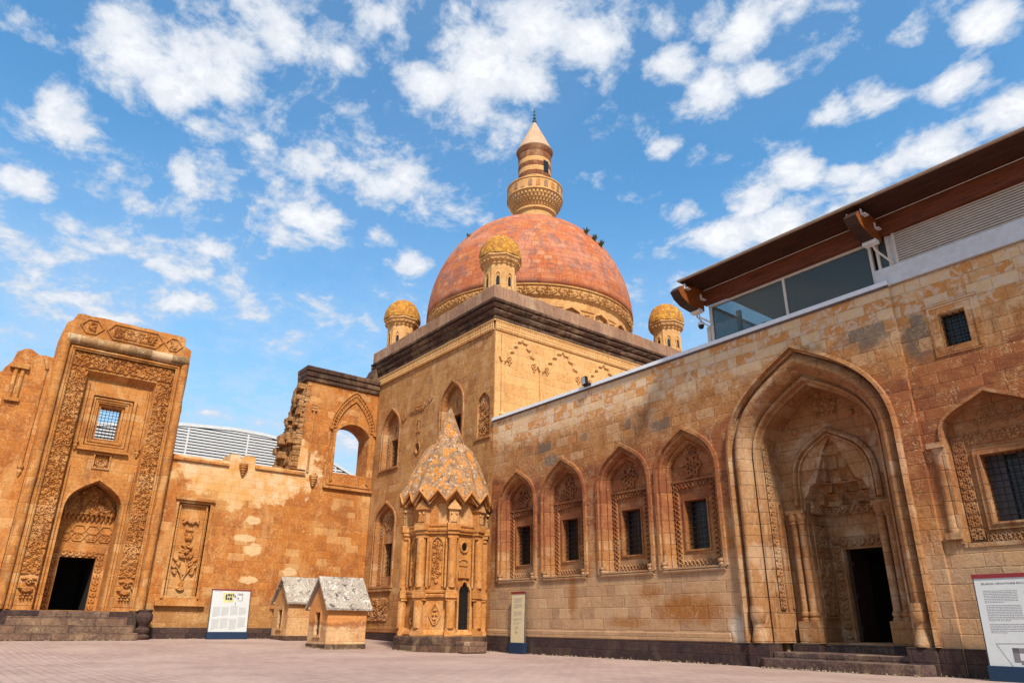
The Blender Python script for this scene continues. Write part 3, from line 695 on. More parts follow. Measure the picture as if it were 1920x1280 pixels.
    for k in range(na):                       # little arcade of blind arches round the drum
        th = 2*pi*k/na; fn = FP(c, th, 6.12); w = .62
        o = arch(0, w, 16.95, 17.42, 5, 16.2, keel=.6); i = arch(0, w-.13, 16.92, 17.30, 5, 16.2, keel=.6)
        dr.loft([[fn(u, v, -.0) for u, v in o], [fn(u, v, -.20) for u, v in o], [fn(u, v, -.20) for u, v in i], [fn(u, v, -.0) for u, v in i]])
        f2 = FP(c, th+pi/na, 6.12); dr.lathe([(.10, 16.1), (.10, 16.85), (.16, 16.95), (.16, 17.0), (0, 17.0)], (f2(0, 0, -.14)[0], f2(0, 0, -.14)[1], 0), 10)
    D = dr.build('drum', 'drum', T)
    fz = MB(); H = leaf_field(1.2, .44, .04, 26, 4, .13); n = int(2*pi*6.3/1.2)
    for k in range(n):
        h, w = H.shape; P = np.zeros((h, w, 3))
        for i in range(h):
            for j in range(w):
                th = (k*1.2+j*.04)/6.3; th *= 2*pi/(n*1.2/6.3); r = 6.33+.10*(i/h)+.07*H[i, j]
                P[i, j] = (c[0]+r*math.cos(th), c[1]+r*math.sin(th), 17.90+i*.04)
        fz.grid(P)
    fz.build('leaf_frieze', 'drum', D)
    wn = MB(); wf = MB()
    for k in range(na):
        th = 2*pi*k/na; fn = FP(c, th, 6.12)
        wf.prism(rect(-.26, .26, 16.3, 16.98), fn, -.03, .0, holes=[rect(-.17, .17, 16.38, 16.88)])
        if k % 4 == 0: wn.prism(rect(-.17, .17, 16.38, 16.88), fn, -.012, .1)
    wf.build('drum_window_frame', 'drum', D); wn.build('drum_window', 'pane', D)
    do = MB(); prof = []
    Hh = 7.3
    for i in range(41):
        t = i/40*pi/2; prof.append((6.50*math.cos(t)**.97, zr+Hh*math.sin(t)))
    prof[-1] = (.01, prof[-1][1]); do.lathe([(6.40, zr-.02)]+prof, c, 128)
    do.build('dome', 'dome', T, smooth=True, label='red tuff block dome')
    # three corner turrets in view (a fourth stands behind the dome)
    for (tx, ty) in ((-26.35, 19.87), (-36.6, 19.9), (-26.4, 33.2), (-36.6, 33.2)):
        cc = (tx, ty, 0); b = MB(); prof8 = [(.86, 16.1), (.86, 18.35)]
        b.lathe(prof8, cc, 8, pi/8, 2*pi+pi/8); 
        for k in range(8):
            th = k*pi/4; fn = FP(cc, th, .80)
            o = arch(0, .19, 17.6, 18.0, 5, 16.9, keel=.5); i_ = arch(0, .12, 17.55, 17.85, 5, 17.1, keel=.5)
            b.loft([[fn(u, v, 0) for u, v in o], [fn(u, v, -.04) for u, v in o], [fn(u, v, -.04) for u, v in i_], [fn(u, v, 0) for u, v in i_]])
        Tt = b.build('corner_turret', 'cream', T)
        w = MB()
        for k in range(8):
            fn = FP(cc, k*pi/4, .80); w.prism(arch(0, .085, 17.45, 17.66, 4, 17.12, keel=.5), fn, -.012, .05)
        w.build('turret_slit', 'pane', Tt)
        cn = MB(); cn.lathe([(.86, 18.32), (.92, 18.36), (.92, 18.42), (1.04, 18.56), (1.10, 18.70), (1.16, 18.74), (1.16, 18.84), (.5, 18.86)], cc, 8, pi/8, 2*pi+pi/8)
        for k in range(24):
            th = 2*pi*k/24; cn.ball((tx+1.0*math.cos(th), ty+1.0*math.sin(th), 18.55), .075, 6)
        cn.build('turret_cornice', 'cream', Tt)
        cp = MB(); n8 = 8; lo = []
        for i in range(13):
            t = i/12*pi/2; r = 1.17*math.cos(t)**.85*(1-.0*t); z = 18.85+1.42*math.sin(t)
            lo.append([(tx+max(r, .01)*(1 if k % 2 == 0 else .955)*math.cos(pi/8+2*pi*k/16), ty+max(r, .01)*(1 if k % 2 == 0 else .955)*math.sin(pi/8+2*pi*k/16), z) for k in range(16)])
        cp.loft(lo, True); cp.build('turret_cap', 'yellow_cap', Tt, smooth=True, angle=50)
    # windows of the courtyard face
    for i, n in enumerate(N):
        tr = MB(); w, s_, a, z0 = n['w'], n['s'], n['a'], n['z0']; c0 = n['c']
        st = [(w+.10, s_, a+.14, -.0), (w+.08, s_, a+.12, -.06), (w+.01, s_, a+.02, -.06), (w, s_, a, .0)]+roll_steps(w, s_, a, .02, w-.13, a-.2, .14, .05, 4)+[(w-.14, s_, a-.21, .30)]
        arch_loft(tr, A, c0, st, 8, z0)
        iw, ia = w-.14, a-.21; ow = n['ow']; oz = n['oz']
        tr.prism(arch(c0, iw, s_, ia, 8, z0), A, .30, .34, holes=[rect(c0-ow, c0+ow, *oz)])
        for q in (rect(c0-ow, c0+ow, *oz),): tr.loft([[A(u, v, .34) for u, v in q], [A(u, v, .75) for u, v in q]], True)
        tr.prism(rect(c0-w-.14, c0+w+.14, z0-.12, z0), A, -.09, .0)
        W = tr.build('arched_window', 'tower_trim', T)
        cv = MB(); bw = iw-ow-.16
        if bw > .12:
            for sgn in (-1, 1):
                uu = c0-iw+.03 if sgn < 0 else c0+iw-.03-bw
                tile_band(cv, A, uu, z0+.06, bw, s_-z0-.1, chain_tile, .34, .03, .05, .295)
            cv.build('carved_band', 'tower_trim', W)
        if i < 2:
            pd = MB(); pd.lathe([(.01, 0), (.07, .12), (.10, .28), (.05, .40), (.02, .55)], (c0, A(0, 0, .29)[1], oz[1]+.25), 10); pd.build('pendant_drop', 'tower_trim', W)
        else:
            rs = MB(); rosette(rs, A, (c0, s_+.1), .36, .29); rs.build('rosette', 'tower_trim', W)
        g = MB(); grille(g, A, c0-ow, c0+ow, oz[0], oz[1], 3, 7, .42); g.build('grille', 'iron', W)
        p = MB(); p.prism(rect(c0-ow, c0+ow, *oz), A, .66, .72); p.build('pane', 'pane', W)
    bl = MB(); H = leaf_field(1.0, 2.2, .03, 110, 9, .13); X_, Y_ = canvas(1.0, 2.2, .03)
    outl = arch(.5, .5, 1.5, 2.17, 12, 0); us = np.array([p[0] for p in outl]); vs_ = np.array([p[1] for p in outl])
    msk = np.zeros(H.shape, bool)
    for i in range(H.shape[0]):
        for j in range(H.shape[1]):
            v = i*.03; hw = .5 if v < 1.5 else .5*max(0, 1-((v-1.5)/.67)**1.4); msk[i, j] = abs(j*.03-.5) <= hw
    relief(bl, A, -26.7, 9.25, H, .03, .07, .13, mask=msk)
    bl.prism(rect(-26.85, -25.6, 9.10, 9.2), A, -.06, 0); bl.build('carved_blind_arch', 'tower_trim', T)
    cb = MB(); cb.prism(arch(-26.2, .50, 10.75, 11.42, 7, 9.25), A, .14, .2)
    cb.build('niche_back', 'tower_trim', T)
    rr = MB(); rr.tube([A(-32.1+.24*math.cos(a), 9.75+.30*math.sin(a), -.01) for a in np.linspace(0, 2*pi, 20)], .05, 6, False); rr.tube([A(-32.1, 10.15, -.02), A(-32.1, 11.2, -.02)], .03, 5)
    rr.ball(A(-32.1, 11.3, -.02), .09, 8); rr.prism(rect(-32.3, -31.9, 10.6, 10.66), A, -.05, 0)
    RW = rr.build('round_window', 'tower_trim', T); p = MB(); p.prism(rnd, A, .2, .25); p.build('pane', 'pane', RW)
    ca = MB(); c1 = (-32.0, 12.15)
    for (u, v, w, h) in ((-32.3, 12.0, .85, .22), (-33.7, 11.75, .22, .22), (-31.0, 12.25, .2, .2)):
        o = [(u-w, v), (u-w+.2, v+h), (u+w-.2, v+h), (u+w, v), (u+w-.2, v-h), (u-w+.2, v-h)]
        ca.prism(o, A, -.05, 0); 
    H = leaf_field(1.2, .28, .03, 40, 11, .07); relief(ca, A, -32.9, 11.86, H, .03, .04, -.052)
    ca.build('carved_cartouche', 'tower_trim', T)
    lr = MB(); H = leaf_field(2.1, 1.15, .035, 120, 12, .12); relief(lr, A, -36.25, 1.15, H, .035, .06, -.02)
    lr.prism(rect(-36.6, -33.9, 2.62, 2.74), A, -.10, 0); lr.build('carved_panel', 'tower_trim', T)
    pl = MB(); pl.box(x0, x1-.0, y0-.07, y0-.001, 0, .62); pl.build('plinth', 'plinth', T)
    bm_ = MB(); bm_.prism(rect(-37.0, -25.41, .625, .86), A, -.05, -.001); bm_.build('base_moulding', 'tower_trim', T, bevel=.03)
mosque()

# ------------------------------------------------------------------ minaret behind the dome
def minaret():
    c = (-37.4, 31.6, 0)
    T = thing('minaret', 'round banded stone minaret with carved balcony rising behind the red dome', 'minaret', (c[0], c[1], 0))
    red, pal = MAT['dome'], MAT['cream']
    sh = MB(); sh.lathe([(1.75, 0), (1.75, 14), (1.6, 16), (1.55, 31.3), (1.62, 31.4), (1.62, 31.6), (1.5, 31.7)], c, 40); sh.build('lower_shaft', 'cream', T, smooth=True, angle=35)
    bands = [(34.2, 34.75, 0), (34.75, 35.2, 1), (35.2, 35.65, 0), (35.65, 36.1, 1), (36.1, 36.55, 0), (36.55, 37.15, 1)]
    up = MB(); rb = MB(); up.lathe([(1.34, 32.6), (1.34, 34.25)], c, 40)
    for a, b, k in bands: (rb if k else up).lathe([(1.34, a), (1.36 if k else 1.34, a+.02), (1.36 if k else 1.34, b-.02), (1.34, b)], c, 40)
    up.build('upper_shaft', 'cream', T, smooth=True, angle=35)
    rb.lathe([(1.34, 37.15), (1.38, 37.2), (1.46, 37.45), (1.50, 37.6)], c, 40); rb.build('red_band', MAT['kumbet'] if 0 else 'red_band', T, smooth=True, angle=35)
    dw = MB(); th = math.atan2(-31.6, 37.4)
    for dth, z0_, z1_ in ((.75, 35.1, 36.2), (-.1, 34.25, 34.6)):
        fn = FP(c, th+dth, 1.36); dw.prism(rect(-.24, .24, z0_, z1_), fn, -.02, .2)
    dw.build('shaft_opening', 'pane', T)
    co = MB(); co.lathe([(1.50, 37.58), (1.54, 37.66), (1.50, 37.72), (.03, 41.0)], c, 48); co.build('cone_roof', 'cone', T, smooth=True, angle=30)
    fi = MB(); fi.lathe([(.18, 40.85), (.16, 41.0), (.05, 41.05), (.05, 41.15), (.15, 41.28), (.05, 41.42), (.04, 41.5), (.12, 41.62), (.04, 41.75), (.035, 41.9), (.08, 42.0), (.03, 42.1), (.01, 42.45)], c, 12)
    fi.build('finial', 'lead', T, smooth=True)
    ba = MB(); res = []
    ba.lathe([(1.5, 31.3), (1.72, 31.45), (1.72, 31.62), (1.55, 31.7), (1.6, 31.8)], c, 48)
    tiers = [(31.75, 32.0, 1.62, 1.80), (32.0, 32.28, 1.80, 1.98), (32.28, 32.56, 1.98, 2.12), (32.56, 32.84, 2.12, 2.20)]
    for k, (a, b, r0, r1) in enumerate(tiers):
        n = 168; lo = []
        for i in range(6):
            t = i/5; ring = []
            for q in range(n):
                an = 2*pi*q/n; s_ = abs(math.sin(21*an/1.0+k*pi/2))
                r = r0+(r1-r0)*t**1.5+.07*s_*(1-t)-.10*(1-s_)*(1-t)
                ring.append((c[0]+r*math.cos(an), c[1]+r*math.sin(an), a+(b-a)*t))
            lo.append(ring)
        ba.loft(lo, True)
    Bc = ba.build('balcony', 'cream', T)
    ra = MB(); ra.lathe([(2.12, 32.82), (2.27, 32.84), (2.27, 32.96), (2.2, 32.98), (2.2, 33.84), (2.26, 33.86), (2.26, 33.96), (2.08, 33.96), (2.08, 32.98)], c, 64)
    ra.build('railing', 'cream', Bc)
    pn = MB(); pn2 = MB()
    for k in range(22):
        fn = FP(c, 2*pi*k/22, 2.2); (pn if k % 2 else pn2).prism(arch(0, .15, 33.5, 33.72, 5, 33.08, keel=.6), fn, -.03, .0)
    pn.build('pierced_panel', 'parapet', Bc); pn2.build('blind_panel', 'kumbet', Bc)
MAT['red_band'] = stone('red_band_stone', (.24, .085, .045), (.20, .065, .035), (.26, .10, .06), bh=2, bw=.6, joint=.2, chips=.2)
MAT['cone'] = stone('cone_stone', (.60, .47, .36), (.52, .40, .30), (.44, .33, .25), bh=.5, bw=.7, joint=.15, chips=.3, tint=(.95, .86, .95))
minaret()

def tuft(name, label, px, r, n, seed):
    g = random.Random(seed); T = MB()
    for i in range(n):
        a = g.uniform(0, 2*pi); tl = g.uniform(.1, .85); L = r*g.uniform(.6, 1.15)
        d = Vector((math.cos(a)*tl, math.sin(a)*tl, 1)).normalized(); p = Vector(px); q = p+d*L*.6; e = p+d*L+Vector((0, 0, -.15*L*tl))
        s_ = d.cross(Vector((0, 0, 1))).normalized()*.022
        T.add([p-s_, p+s_, q+s_, q-s_, e], [(0, 1, 2, 3), (3, 2, 4)])
    o = T.build(name, 'weed', cat='plant', label=label); o['group'] = 'plants rooted in the dome'; return o
def dome_pt(az, t):
    c = (-31.7, 26.3); r = 6.5*math.cos(t)**.97; return (c[0]+r*math.cos(az), c[1]+r*math.sin(az), 18.55+7.3*math.sin(t)-.03)
tuft('grass_tuft', 'small dry tuft alone on the left shoulder of the red dome', dome_pt(R(-87), R(39)), .32, 50, 1)
tuft('grass_tuft', 'highest green tuft on the right shoulder of the red dome', dome_pt(R(3), R(39)), .50, 70, 2)
tuft('grass_tuft', 'middle of three green tufts down the right side of the red dome', dome_pt(R(8), R(35)), .48, 70, 3)
tuft('grass_tuft', 'lowest and bushiest green tuft on the right side of the red dome', dome_pt(R(12), R(32)), .52, 80, 4)

# ------------------------------------------------------------------ palace wing on the right with four windows and the great portal
def wing():
    T = thing('palace_wing', 'long brown ashlar palace wing with four arched windows and a deep portal', 'palace wing', (-12, 19.4, 0))
    A = FA(YA); X0, X1, XS = -25.39, 2.0, -7.33; ZT = 9.80
    cs = [-23.62, -20.74, -17.54, -14.70]; ww = [1.14, 1.17, 1.18, 1.18]; wa = [7.10, 7.15, 7.12, 7.18]; ws = 5.75
    gc = -10.37
    holes = [arch(c, w, ws, a, 9, 2.78) for c, w, a in zip(cs, ww, wa)]
    great = arch(gc, 2.52, 5.9, 8.80, 14, .02, keel=.36, sh=.60)
    # left block up to the shallow break beside the portal (outline runs round the portal, open at the foot)
    out = [(X0, 0)]+great+[(XS, 0), (XS, ZT), (X0, ZT)]
    wl_ = MB(); wl_.prism(out, A, 0, .9, holes=holes)
    # right block, set back 12 cm
    A2 = FA(YA+.12)
    tw = rect(-6.33, -5.70, 7.70, 8.62); rwc = -5.72; rw_o = arch(rwc, 1.13, 5.5, 6.42, 8, 2.9)
    wl_.prism(rect(XS, X1, 0, ZT), A2, 0, .9, holes=[tw, rw_o])
    wl_.box(X0, X1, YA+1.0, YA+9, ZT-.35, ZT-.1)
    wl_.build('wall', 'wing', T)
    # ---- four windows
    for i, (c, w, a) in enumerate(zip(cs, ww, wa)):
        tr = MB(); z0 = 2.78
        st = [(w+.16, ws, a+.20, 0), (w+.15, ws, a+.19, -.07), (w+.04, ws, a+.06, -.08), (w+.02, ws, a+.04, -.02)]
        st += roll_steps(w+.02, ws, a+.02, .03, w-.16, a-.22, .14, .08, 6)+[(w-.17, ws, a-.24, .22)]+roll_steps(w-.17, ws, a-.24, .22, w-.27, a-.38, .30, .06, 5)+[(w-.28, ws, a-.40, .40)]
        arch_loft(tr, A, c, st, 9, z0)
        iw, ia = w-.28, a-.40; ow, oz = .455, (3.36, 4.93)
        tr.prism(arch(c, iw, ws, ia, 9, z0), A, .40, .46, holes=[rect(c-ow, c+ow, *oz)])
        q = rect(c-ow, c+ow, *oz); tr.loft([[A(u, v, .46) for u, v in q], [A(u, v, .78) for u, v in q]], True)
        frame_rect(tr, A, c-ow-.05, c+ow+.05, oz[0]-.05, oz[1]+.05, .05, .36, .398)
        tr.prism(rect(c-iw, c+iw, 2.78, 2.80), A, .0, .40)
        W = tr.build('arched_window', 'wing_trim', T)
        cv = MB(); bw = .24; top = 5.55
        for uu in (c-iw+.02, c+iw-.02-bw): tile_band(cv, A, uu, z0+.02, bw, top-z0-.02, chain_tile, .30, .022, .075, .395)
        tile_band(cv, lambda u, v, d: A(v, u, d), top-bw, c-iw+.28, bw, 2*iw-.56, chain_tile, .30, .022, .075, .395)
        tile_band(cv, lambda u, v, d: A(v, u, d), z0+.02, c-iw+.28, bw, 2*iw-.56, chain_tile, .30, .022, .075, .395)
        cv.prism(rect(c-iw, c+iw, top, top+.06), A, .32, .399); cv.build('carved_frame', 'wing_trim', W)
        rs = MB(); rosette(rs, A, (c, top+.50), .31, .375, .06); rosette(rs, A, (c, top+.98), .15, .375, .05, 5, .14); rs.build('rosette', 'wing_trim', W)
        si = MB(); si.tube([A(c-w-.05, 2.68, .0), A(c+w+.05, 2.68, .0)], .07, 10); si.prism(rect(c-w-.12, c+w+.12, 2.74, 2.78), A, -.08, 0)
        for s_ in (-1, 1):
            si.lathe([(.05, -.16), (.10, -.05), (.08, 0), (.11, .05), (.11, .12)], A(c+s_*(w-.07), 2.86, -.02), 10)
        si.build('sill', 'wing_trim', W)
        g = MB(); grille(g, A, c-ow, c+ow, oz[0], oz[1], 5, 9, .52, .013); g.build('grille', 'iron', W)
        p = MB(); p.prism(q, A, .72, .77); p.build('pane', 'pane', W)
    # ---- two windows of the right block
    tr = MB(); q = rect(-6.32, -5.71, 7.71, 8.61); tr.loft([[A2(u, v, 0) for u, v in q], [A2(u, v, .30) for u, v in q]], True)
    frame_rect(tr, A2, -6.56, -5.47, 7.48, 8.84, .05, -.025, -.001); tr.prism(rect(-6.66, -5.37, 8.85, 8.91), A2, -.06, 0)
    W = tr.build('square_window', 'wing_trim', T)
    g = MB(); grille(g, A2, -6.33, -5.70, 7.70, 8.62, 4, 5, .14, .014); g.build('grille', 'iron', W); p = MB(); p.prism(q, A2, .27, .295); p.build('pane', 'pane', W)
    tr = MB(); st = [(1.20, 5.5, 6.50, 0), (1.19, 5.5, 6.49, -.05), (1.115, 5.5, 6.40, -.05), (1.115, 5.5, 6.40, .38)]
    arch_loft(tr, A2, rwc, st, 8, 2.9)
    ow, oz, oc = .50, (3.36, 4.95), rwc+.0
    tr.prism(arch(rwc, 1.13, 5.5, 6.42, 8, 2.9), A2, .38, .44, holes=[rect(oc-ow, oc+ow, *oz)])
    q = rect(oc-ow, oc+ow, *oz); tr.loft([[A2(u, v, .44) for u, v in q], [A2(u, v, .8) for u, v in q]], True)
    frame_rect(tr, A2, oc-ow-.16, oc+ow+.16, oz[0]-.16, oz[1]+.16, .16, .30, .379); frame_rect(tr, A2, oc-ow-.05, oc+ow+.05, oz[0]-.05, oz[1]+.05, .05, .27, .299)
    tr.prism(rect(rwc-1.13, rwc+1.13, 2.80, 2.9), A2, -.03, .38)
    W = tr.build('arched_window', 'portal_trim', T)
    cv = MB(); bw = .32
    for uu in (oc-1.10, oc+1.10-bw): tile_band(cv, A2, uu, 2.98, bw, 2.55, star_tile, .30, .020, .04, .375)
    tile_band(cv, lambda u, v, d: A2(v, u, d), 5.22, oc-.76, bw, 1.52, star_tile, .30, .020, .04, .375)
    tile_band(cv, lambda u, v, d: A2(v, u, d), 2.90, oc-.76, .24, 1.52, chain_tile, .2, .024, .05, .375); cv.build('carved_frame', 'portal_trim', W)
    sw = MB()
    for k in range(14):
        x = oc+random.Random(k).uniform(-.55, .55); z = 5.72+random.Random(k+50).uniform(0, .42)*(1-abs(x-oc)/.8)
        sw.tube([A2(a, b, .36) for a, b in spiral((x, z), .13, .03, k, 1.3 if k % 2 else -1.3, 14)], .018, 5, False)
    sw.build('scroll_relief', 'portal_trim', W)
    cl = MB(); ux = -7.02
    cl.lathe([(.15, 3.15), (.15, 3.24), (.125, 3.30), (.125, 5.02), (.15, 5.06), (.13, 5.10), (.155, 5.16), (.155, 5.20)], (ux, YA+.16, 0), 16); cl.box(ux-.19, ux+.19, YA-.02, YA+.119, 5.20, 5.33); cl.box(ux-.18, ux+.18, YA-.01, YA+.119, 3.0, 3.15); cl.build('engaged_column', 'portal_trim', W, smooth=True, angle=40)
    g = MB(); grille(g, A2, oc-ow, oc+ow, oz[0], oz[1], 7, 10, .5, .014); g.build('grille', 'iron', W)
    sh = MB(); sh.prism(rect(oc-ow, oc-.12, *oz), A2, .72, .76); sh.prism(rect(oc+.16, oc+ow, *oz), A2, .72, .76); sh.build('inner_shutter', 'board_frame', W)
    p = MB(); p.prism(q, A2, .78, .84); p.build('pane', 'pane', W)
    # ---- great portal: nested mouldings, recess, inner arch, muqarnas hood
    pt = MB(); s0 = 5.9
    st = [(2.62, s0, 9.00, 0), (2.61, s0, 8.99, -.15), (2.53, s0, 8.87, -.17), (2.49, s0, 8.82, .22), (2.46, s0, 8.78, .22)]
    st += roll_steps(2.45, s0, 8.76, .08, 2.02, 8.16, .20, .22, 10)+[(2.00, s0, 8.13, .38), (1.96, s0, 8.07, .38)]
    st += [(1.94, s0, 8.04, .30), (1.88, s0, 7.95, .32), (1.86, s0, 7.92, .48), (1.80, s0, 7.84, .50), (1.78, s0, 7.80, 1.35)]
    arch_loft(pt, A, gc, st, 14, .62, keel=.36, sh=.60)
    Yb = YA+1.35; Bk = FA(Yb); iw = 1.04; zs = 4.30
    hood = [(gc-iw, .62), (gc-iw, 4.62), (gc-.88, 4.80), (gc-.80, 5.0), (gc-.62, 5.05), (gc-.50, 5.35), (gc-.34, 5.75), (gc-.24, 6.0), (gc-.10, 6.2), (gc, 6.36),
            (gc+.10, 6.2), (gc+.24, 6.0), (gc+.34, 5.75), (gc+.50, 5.35), (gc+.62, 5.05), (gc+.80, 5.0), (gc+.88, 4.80), (gc+iw, 4.62), (gc+iw, .62)]
    bo = arch(gc, 1.78, s0, 7.80, 14, .60, keel=.36, sh=.60)
    pt.prism([(gc-1.78, .60)]+[(gc-iw, .60)]+hood+[(gc+iw, .60)]+bo[::-1][:-1], Bk, 0, .2)
    q0 = (gc-1.14, 4.4)
    loops = []
    for w, a, d in ((1.34, 6.68, 0), (1.33, 6.67, -.10), (1.25, 6.58, -.16), (1.20, 6.53, -.16), (1.18, 6.50, -.03), (1.14, 6.47, -.03), (1.13, 6.46, -.09), (1.08, 6.41, -.09), (1.07, 6.40, .05)):
        loops.append([Bk(u, v, d) for u, v in arch(gc, w, 5.0, a, 10, 4.45, keel=.5, sh=.7)])
    pt.loft(loops)
    P = pt.build('portal_surround', 'portal_trim', T, label='deep pointed portal recess with thick roll moulding')
    Yd = Yb+1.05; Dk = FA(Yd)
    ir = MB()                                 # inner recess walls and door wall
    dw, dz = .58, (.66, 3.22)
    ir.prism(rect(gc-iw, gc+iw, .62, 4.5), Dk, 0, .12, holes=[rect(gc-dw, gc+dw, .66, 3.22)])
    ir.prism([(0, .62), (1.05, .62), (1.05, 4.5), (0, 4.5)], lambda u, v, d: (gc-iw-d, Yb+.2+u*.81, v), 0, .1)
    ir.prism([(0, .62), (1.05, .62), (1.05, 4.5), (0, 4.5)], lambda u, v, d: (gc+iw+d, Yb+.2+u*.81, v), 0, .1)
    hp = [(gc+1.0*math.cos(x), Yb+.02+1.02*math.sin(x)) for x in np.linspace(0, pi, 25)]
    ir.prism([(gc-1.3, Yb+.20), (gc-1.3, Yd+.3), (gc+1.3, Yd+.3), (gc+1.3, Yb+.20)]+[p for p in hp if p[1] > Yb+.2], lambda u, v, d: (u, v, 4.46+d), 0, .14)
    ir.prism([(gc-1.1, Yb+.1), (gc+1.1, Yb+.1), (gc+1.1, Yd+3.4), (gc-1.1, Yd+3.4)], lambda u, v, d: (u, v, .655-d), 0, .3)
    ir.build('inner_recess', 'portal_trim', P)
    bk = MB(); bk.box(gc-2.6, gc-1.95, YA+.91, YA+5, 0, 9); bk.box(gc+1.95, gc+2.6, YA+.91, YA+5, 0, 9); bk.box(gc-1.95, gc+1.95, YA+5, YA+5.3, 0, 9); bk.box(gc-2.6, gc+2.6, YA+.91, YA+5.3, 9, 9.2)  # unseen box added behind the recess to stop light leaking through gaps
    bk.box(gc-1.95, gc+1.95, YA+1.0, YA+5, -.05, .0); bk.build('backing_mass', 'portal_trim', T)
    mu = MB(); K = 5; tz = [4.5, 4.82, 5.12, 5.50, 5.92, 6.34]; tw_ = [1.04, .98, .70, .46, .26, .03]; td = [1.05, .88, .60, .38, .18, .02]; nn = [5, 5, 4, 3, 2]
    for k in range(K):
        n = 72; lo = []
        for t in (0, .2, .4, .58, .70, .80, .88, .95, 1.0):
            row = []; w0 = tw_[k]; w1 = tw_[k+1]; d0 = td[k]; d1 = td[k+1]
            for j in range(n+1):
                ph = pi*j/n; sc = abs(math.sin(nn[k]*ph+(pi/2 if k % 2 else 0)))
                e = (max(0, t-.55)/.45)**1.6; w = w0+(w1-w0)*e; d = d0+(d1-d0)*e; f = 1-.40*(1-sc**.7)*(1-.75*e)
                row.append((gc-w*math.cos(ph)*(1-(1-f)*math.sin(ph)), Yb+.02+d*math.sin(ph)**.8*f, tz[k]+(tz[k+1]-tz[k])*(t if t < .96 else 1)+.0))
            lo.append(row)
        mu.loft(lo)
        if k: 
            w, d = tw_[k], td[k]; mu.tube([(gc-w*math.cos(pi*j/30), Yb+.02+d*math.sin(pi*j/30)**.8, tz[k]-.01) for j in range(31)], .038, 5)
    mu.build('muqarnas_hood', 'portal_trim', P)
    cb = MB(); H = leaf_field(2.0, .27, .025, 90, 21, .07)
    relief(cb, Dk, gc-1.0, 4.20, H, .025, .06, -.12); relief(cb, lambda u, v, d: (gc-iw+.12-d, Yb+.05+u, v), 0, 4.20, leaf_field(.9, .27, .025, 40, 22, .07), .025, .06, 0)
    cb.build('carved_cornice', 'portal_trim', P)
    df = MB(); bw = .26
    for s_ in (-1, 1):
        uu = gc-dw-.10-bw if s_ < 0 else gc+dw+.10; tile_band(df, Dk, uu, .72, bw, 2.80, star_tile, .26, .022, .055, -.01)
    tile_band(df, lambda u, v, d: Dk(v, u, d), 3.28, gc-dw-.10, bw, 2*dw+.2, star_tile, .26, .022, .055, -.01)
    frame_rect(df, Dk, gc-dw-.09, gc+dw+.09, .66, 3.27, .07, -.06, -.002, False)
    df.build('carved_door_frame', 'portal_trim', P)
    dr = MB(); dr.loft([[Dk(u, v, .12) for u, v in rect(gc-dw, gc+dw, .66, 3.22)], [Dk(u, v, 3.4) for u, v in rect(gc-dw, gc+dw, .66, 3.22)]], True)
    dr.prism(rect(gc-dw, gc+dw, .66, 3.22), Dk, 3.4, 3.5); dr.build('dark_passage', 'inside', P)
    dl = MB(); dl.box(gc-dw+.0, gc-dw+.07, Yd+.14, Yd+1.15, .68, 3.2); 
    for z in (1.0, 1.9, 2.8): dl.box(gc-dw+.07, gc-dw+.10, Yd+.2, Yd+1.1, z-.06, z+.06)
    dl.build('door_leaf', 'darkwood', P)
    lp = MB(); relief(lp, lambda u, v, d: (gc-iw-d+.0, Yb+.28+u, v), 0, 1.35, leaf_field(.62, 2.55, .025, 170, 23, .085), .025, .06, -.01)
    frame_rect(lp, lambda u, v, d: (gc-iw-d, u, v), Yb+.22, Yb+.96, 1.28, 3.96, .05, -.05, -.001); lp.build('carved_jamb_panel', 'portal_trim', P)
    co = MB()
    for s_ in (-1, 1):
        for k in (0, 1):
            x = gc+s_*(1.18+.24*k)
            co.lathe([(.15, 1.20), (.15, 1.26), (.12, 1.30), (.15, 1.34), (.15, 1.40), (.12, 1.44), (.105, 1.48), (.105, 3.88), (.13, 3.92), (.11, 3.97), (.14, 4.02), (.15, 4.10), (.15, 4.20)], (x, Yb-.10, 0), 16); co.cut()
        xa, xb = sorted((gc+s_*1.0, gc+s_*1.60)); co.box(xa, xb, Yb-.28, Yb, .62, 1.20); co.cut(); co.box(xa+.02, xb-.02, Yb-.24, Yb, 4.20, 4.30); co.cut()
    co.build('portal_column', 'portal_trim', P, smooth=True, angle=35)
    rt = MB()                                 # turned feet of the great roll moulding
    for s_ in (-1, 1):
        x = gc+s_*2.22; rt.lathe([(.24, .62), (.24, .68), (.20, .85), (.15, 1.06), (.145, 1.12), (.17, 1.15), (.20, 1.22), (.215, 1.34), (.21, 1.44), (.20, 1.60)], (x, YA+.06, 0), 18); rt.cut()
    rt.build('roll_foot', 'portal_trim', P, smooth=True, angle=50)
    # carved strip and small niche on the left jamb of the deep recess (that jamb faces the light)
    js = MB(); jx = gc-1.78
    FJ = lambda u, v, d: (jx-d, YA+u, v)
    tile_band(js, FJ, .56, 1.5, .26, 5.3, star_tile, .22, .022, .05, -.02)
    js.build('jamb_carving', 'portal_trim', P)
    jn = MB(); o = arch(1.09, .15, 4.3, 4.62, 6, 1.5, keel=.5); i_ = arch(1.09, .10, 4.28, 4.55, 6, 1.55, keel=.5)
    jn.loft([[FJ(u, v, 0) for u, v in o], [FJ(u, v, -.05) for u, v in o], [FJ(u, v, -.05) for u, v in i_], [FJ(u, v, .12) for u, v in i_]]); jn.build('jamb_niche', 'portal_trim', P)
    tp = MB(); relief(tp, Bk, gc-.32, 7.0, leaf_field(.72, .58, .025, 60, 24, .07), .025, .05, -.02)
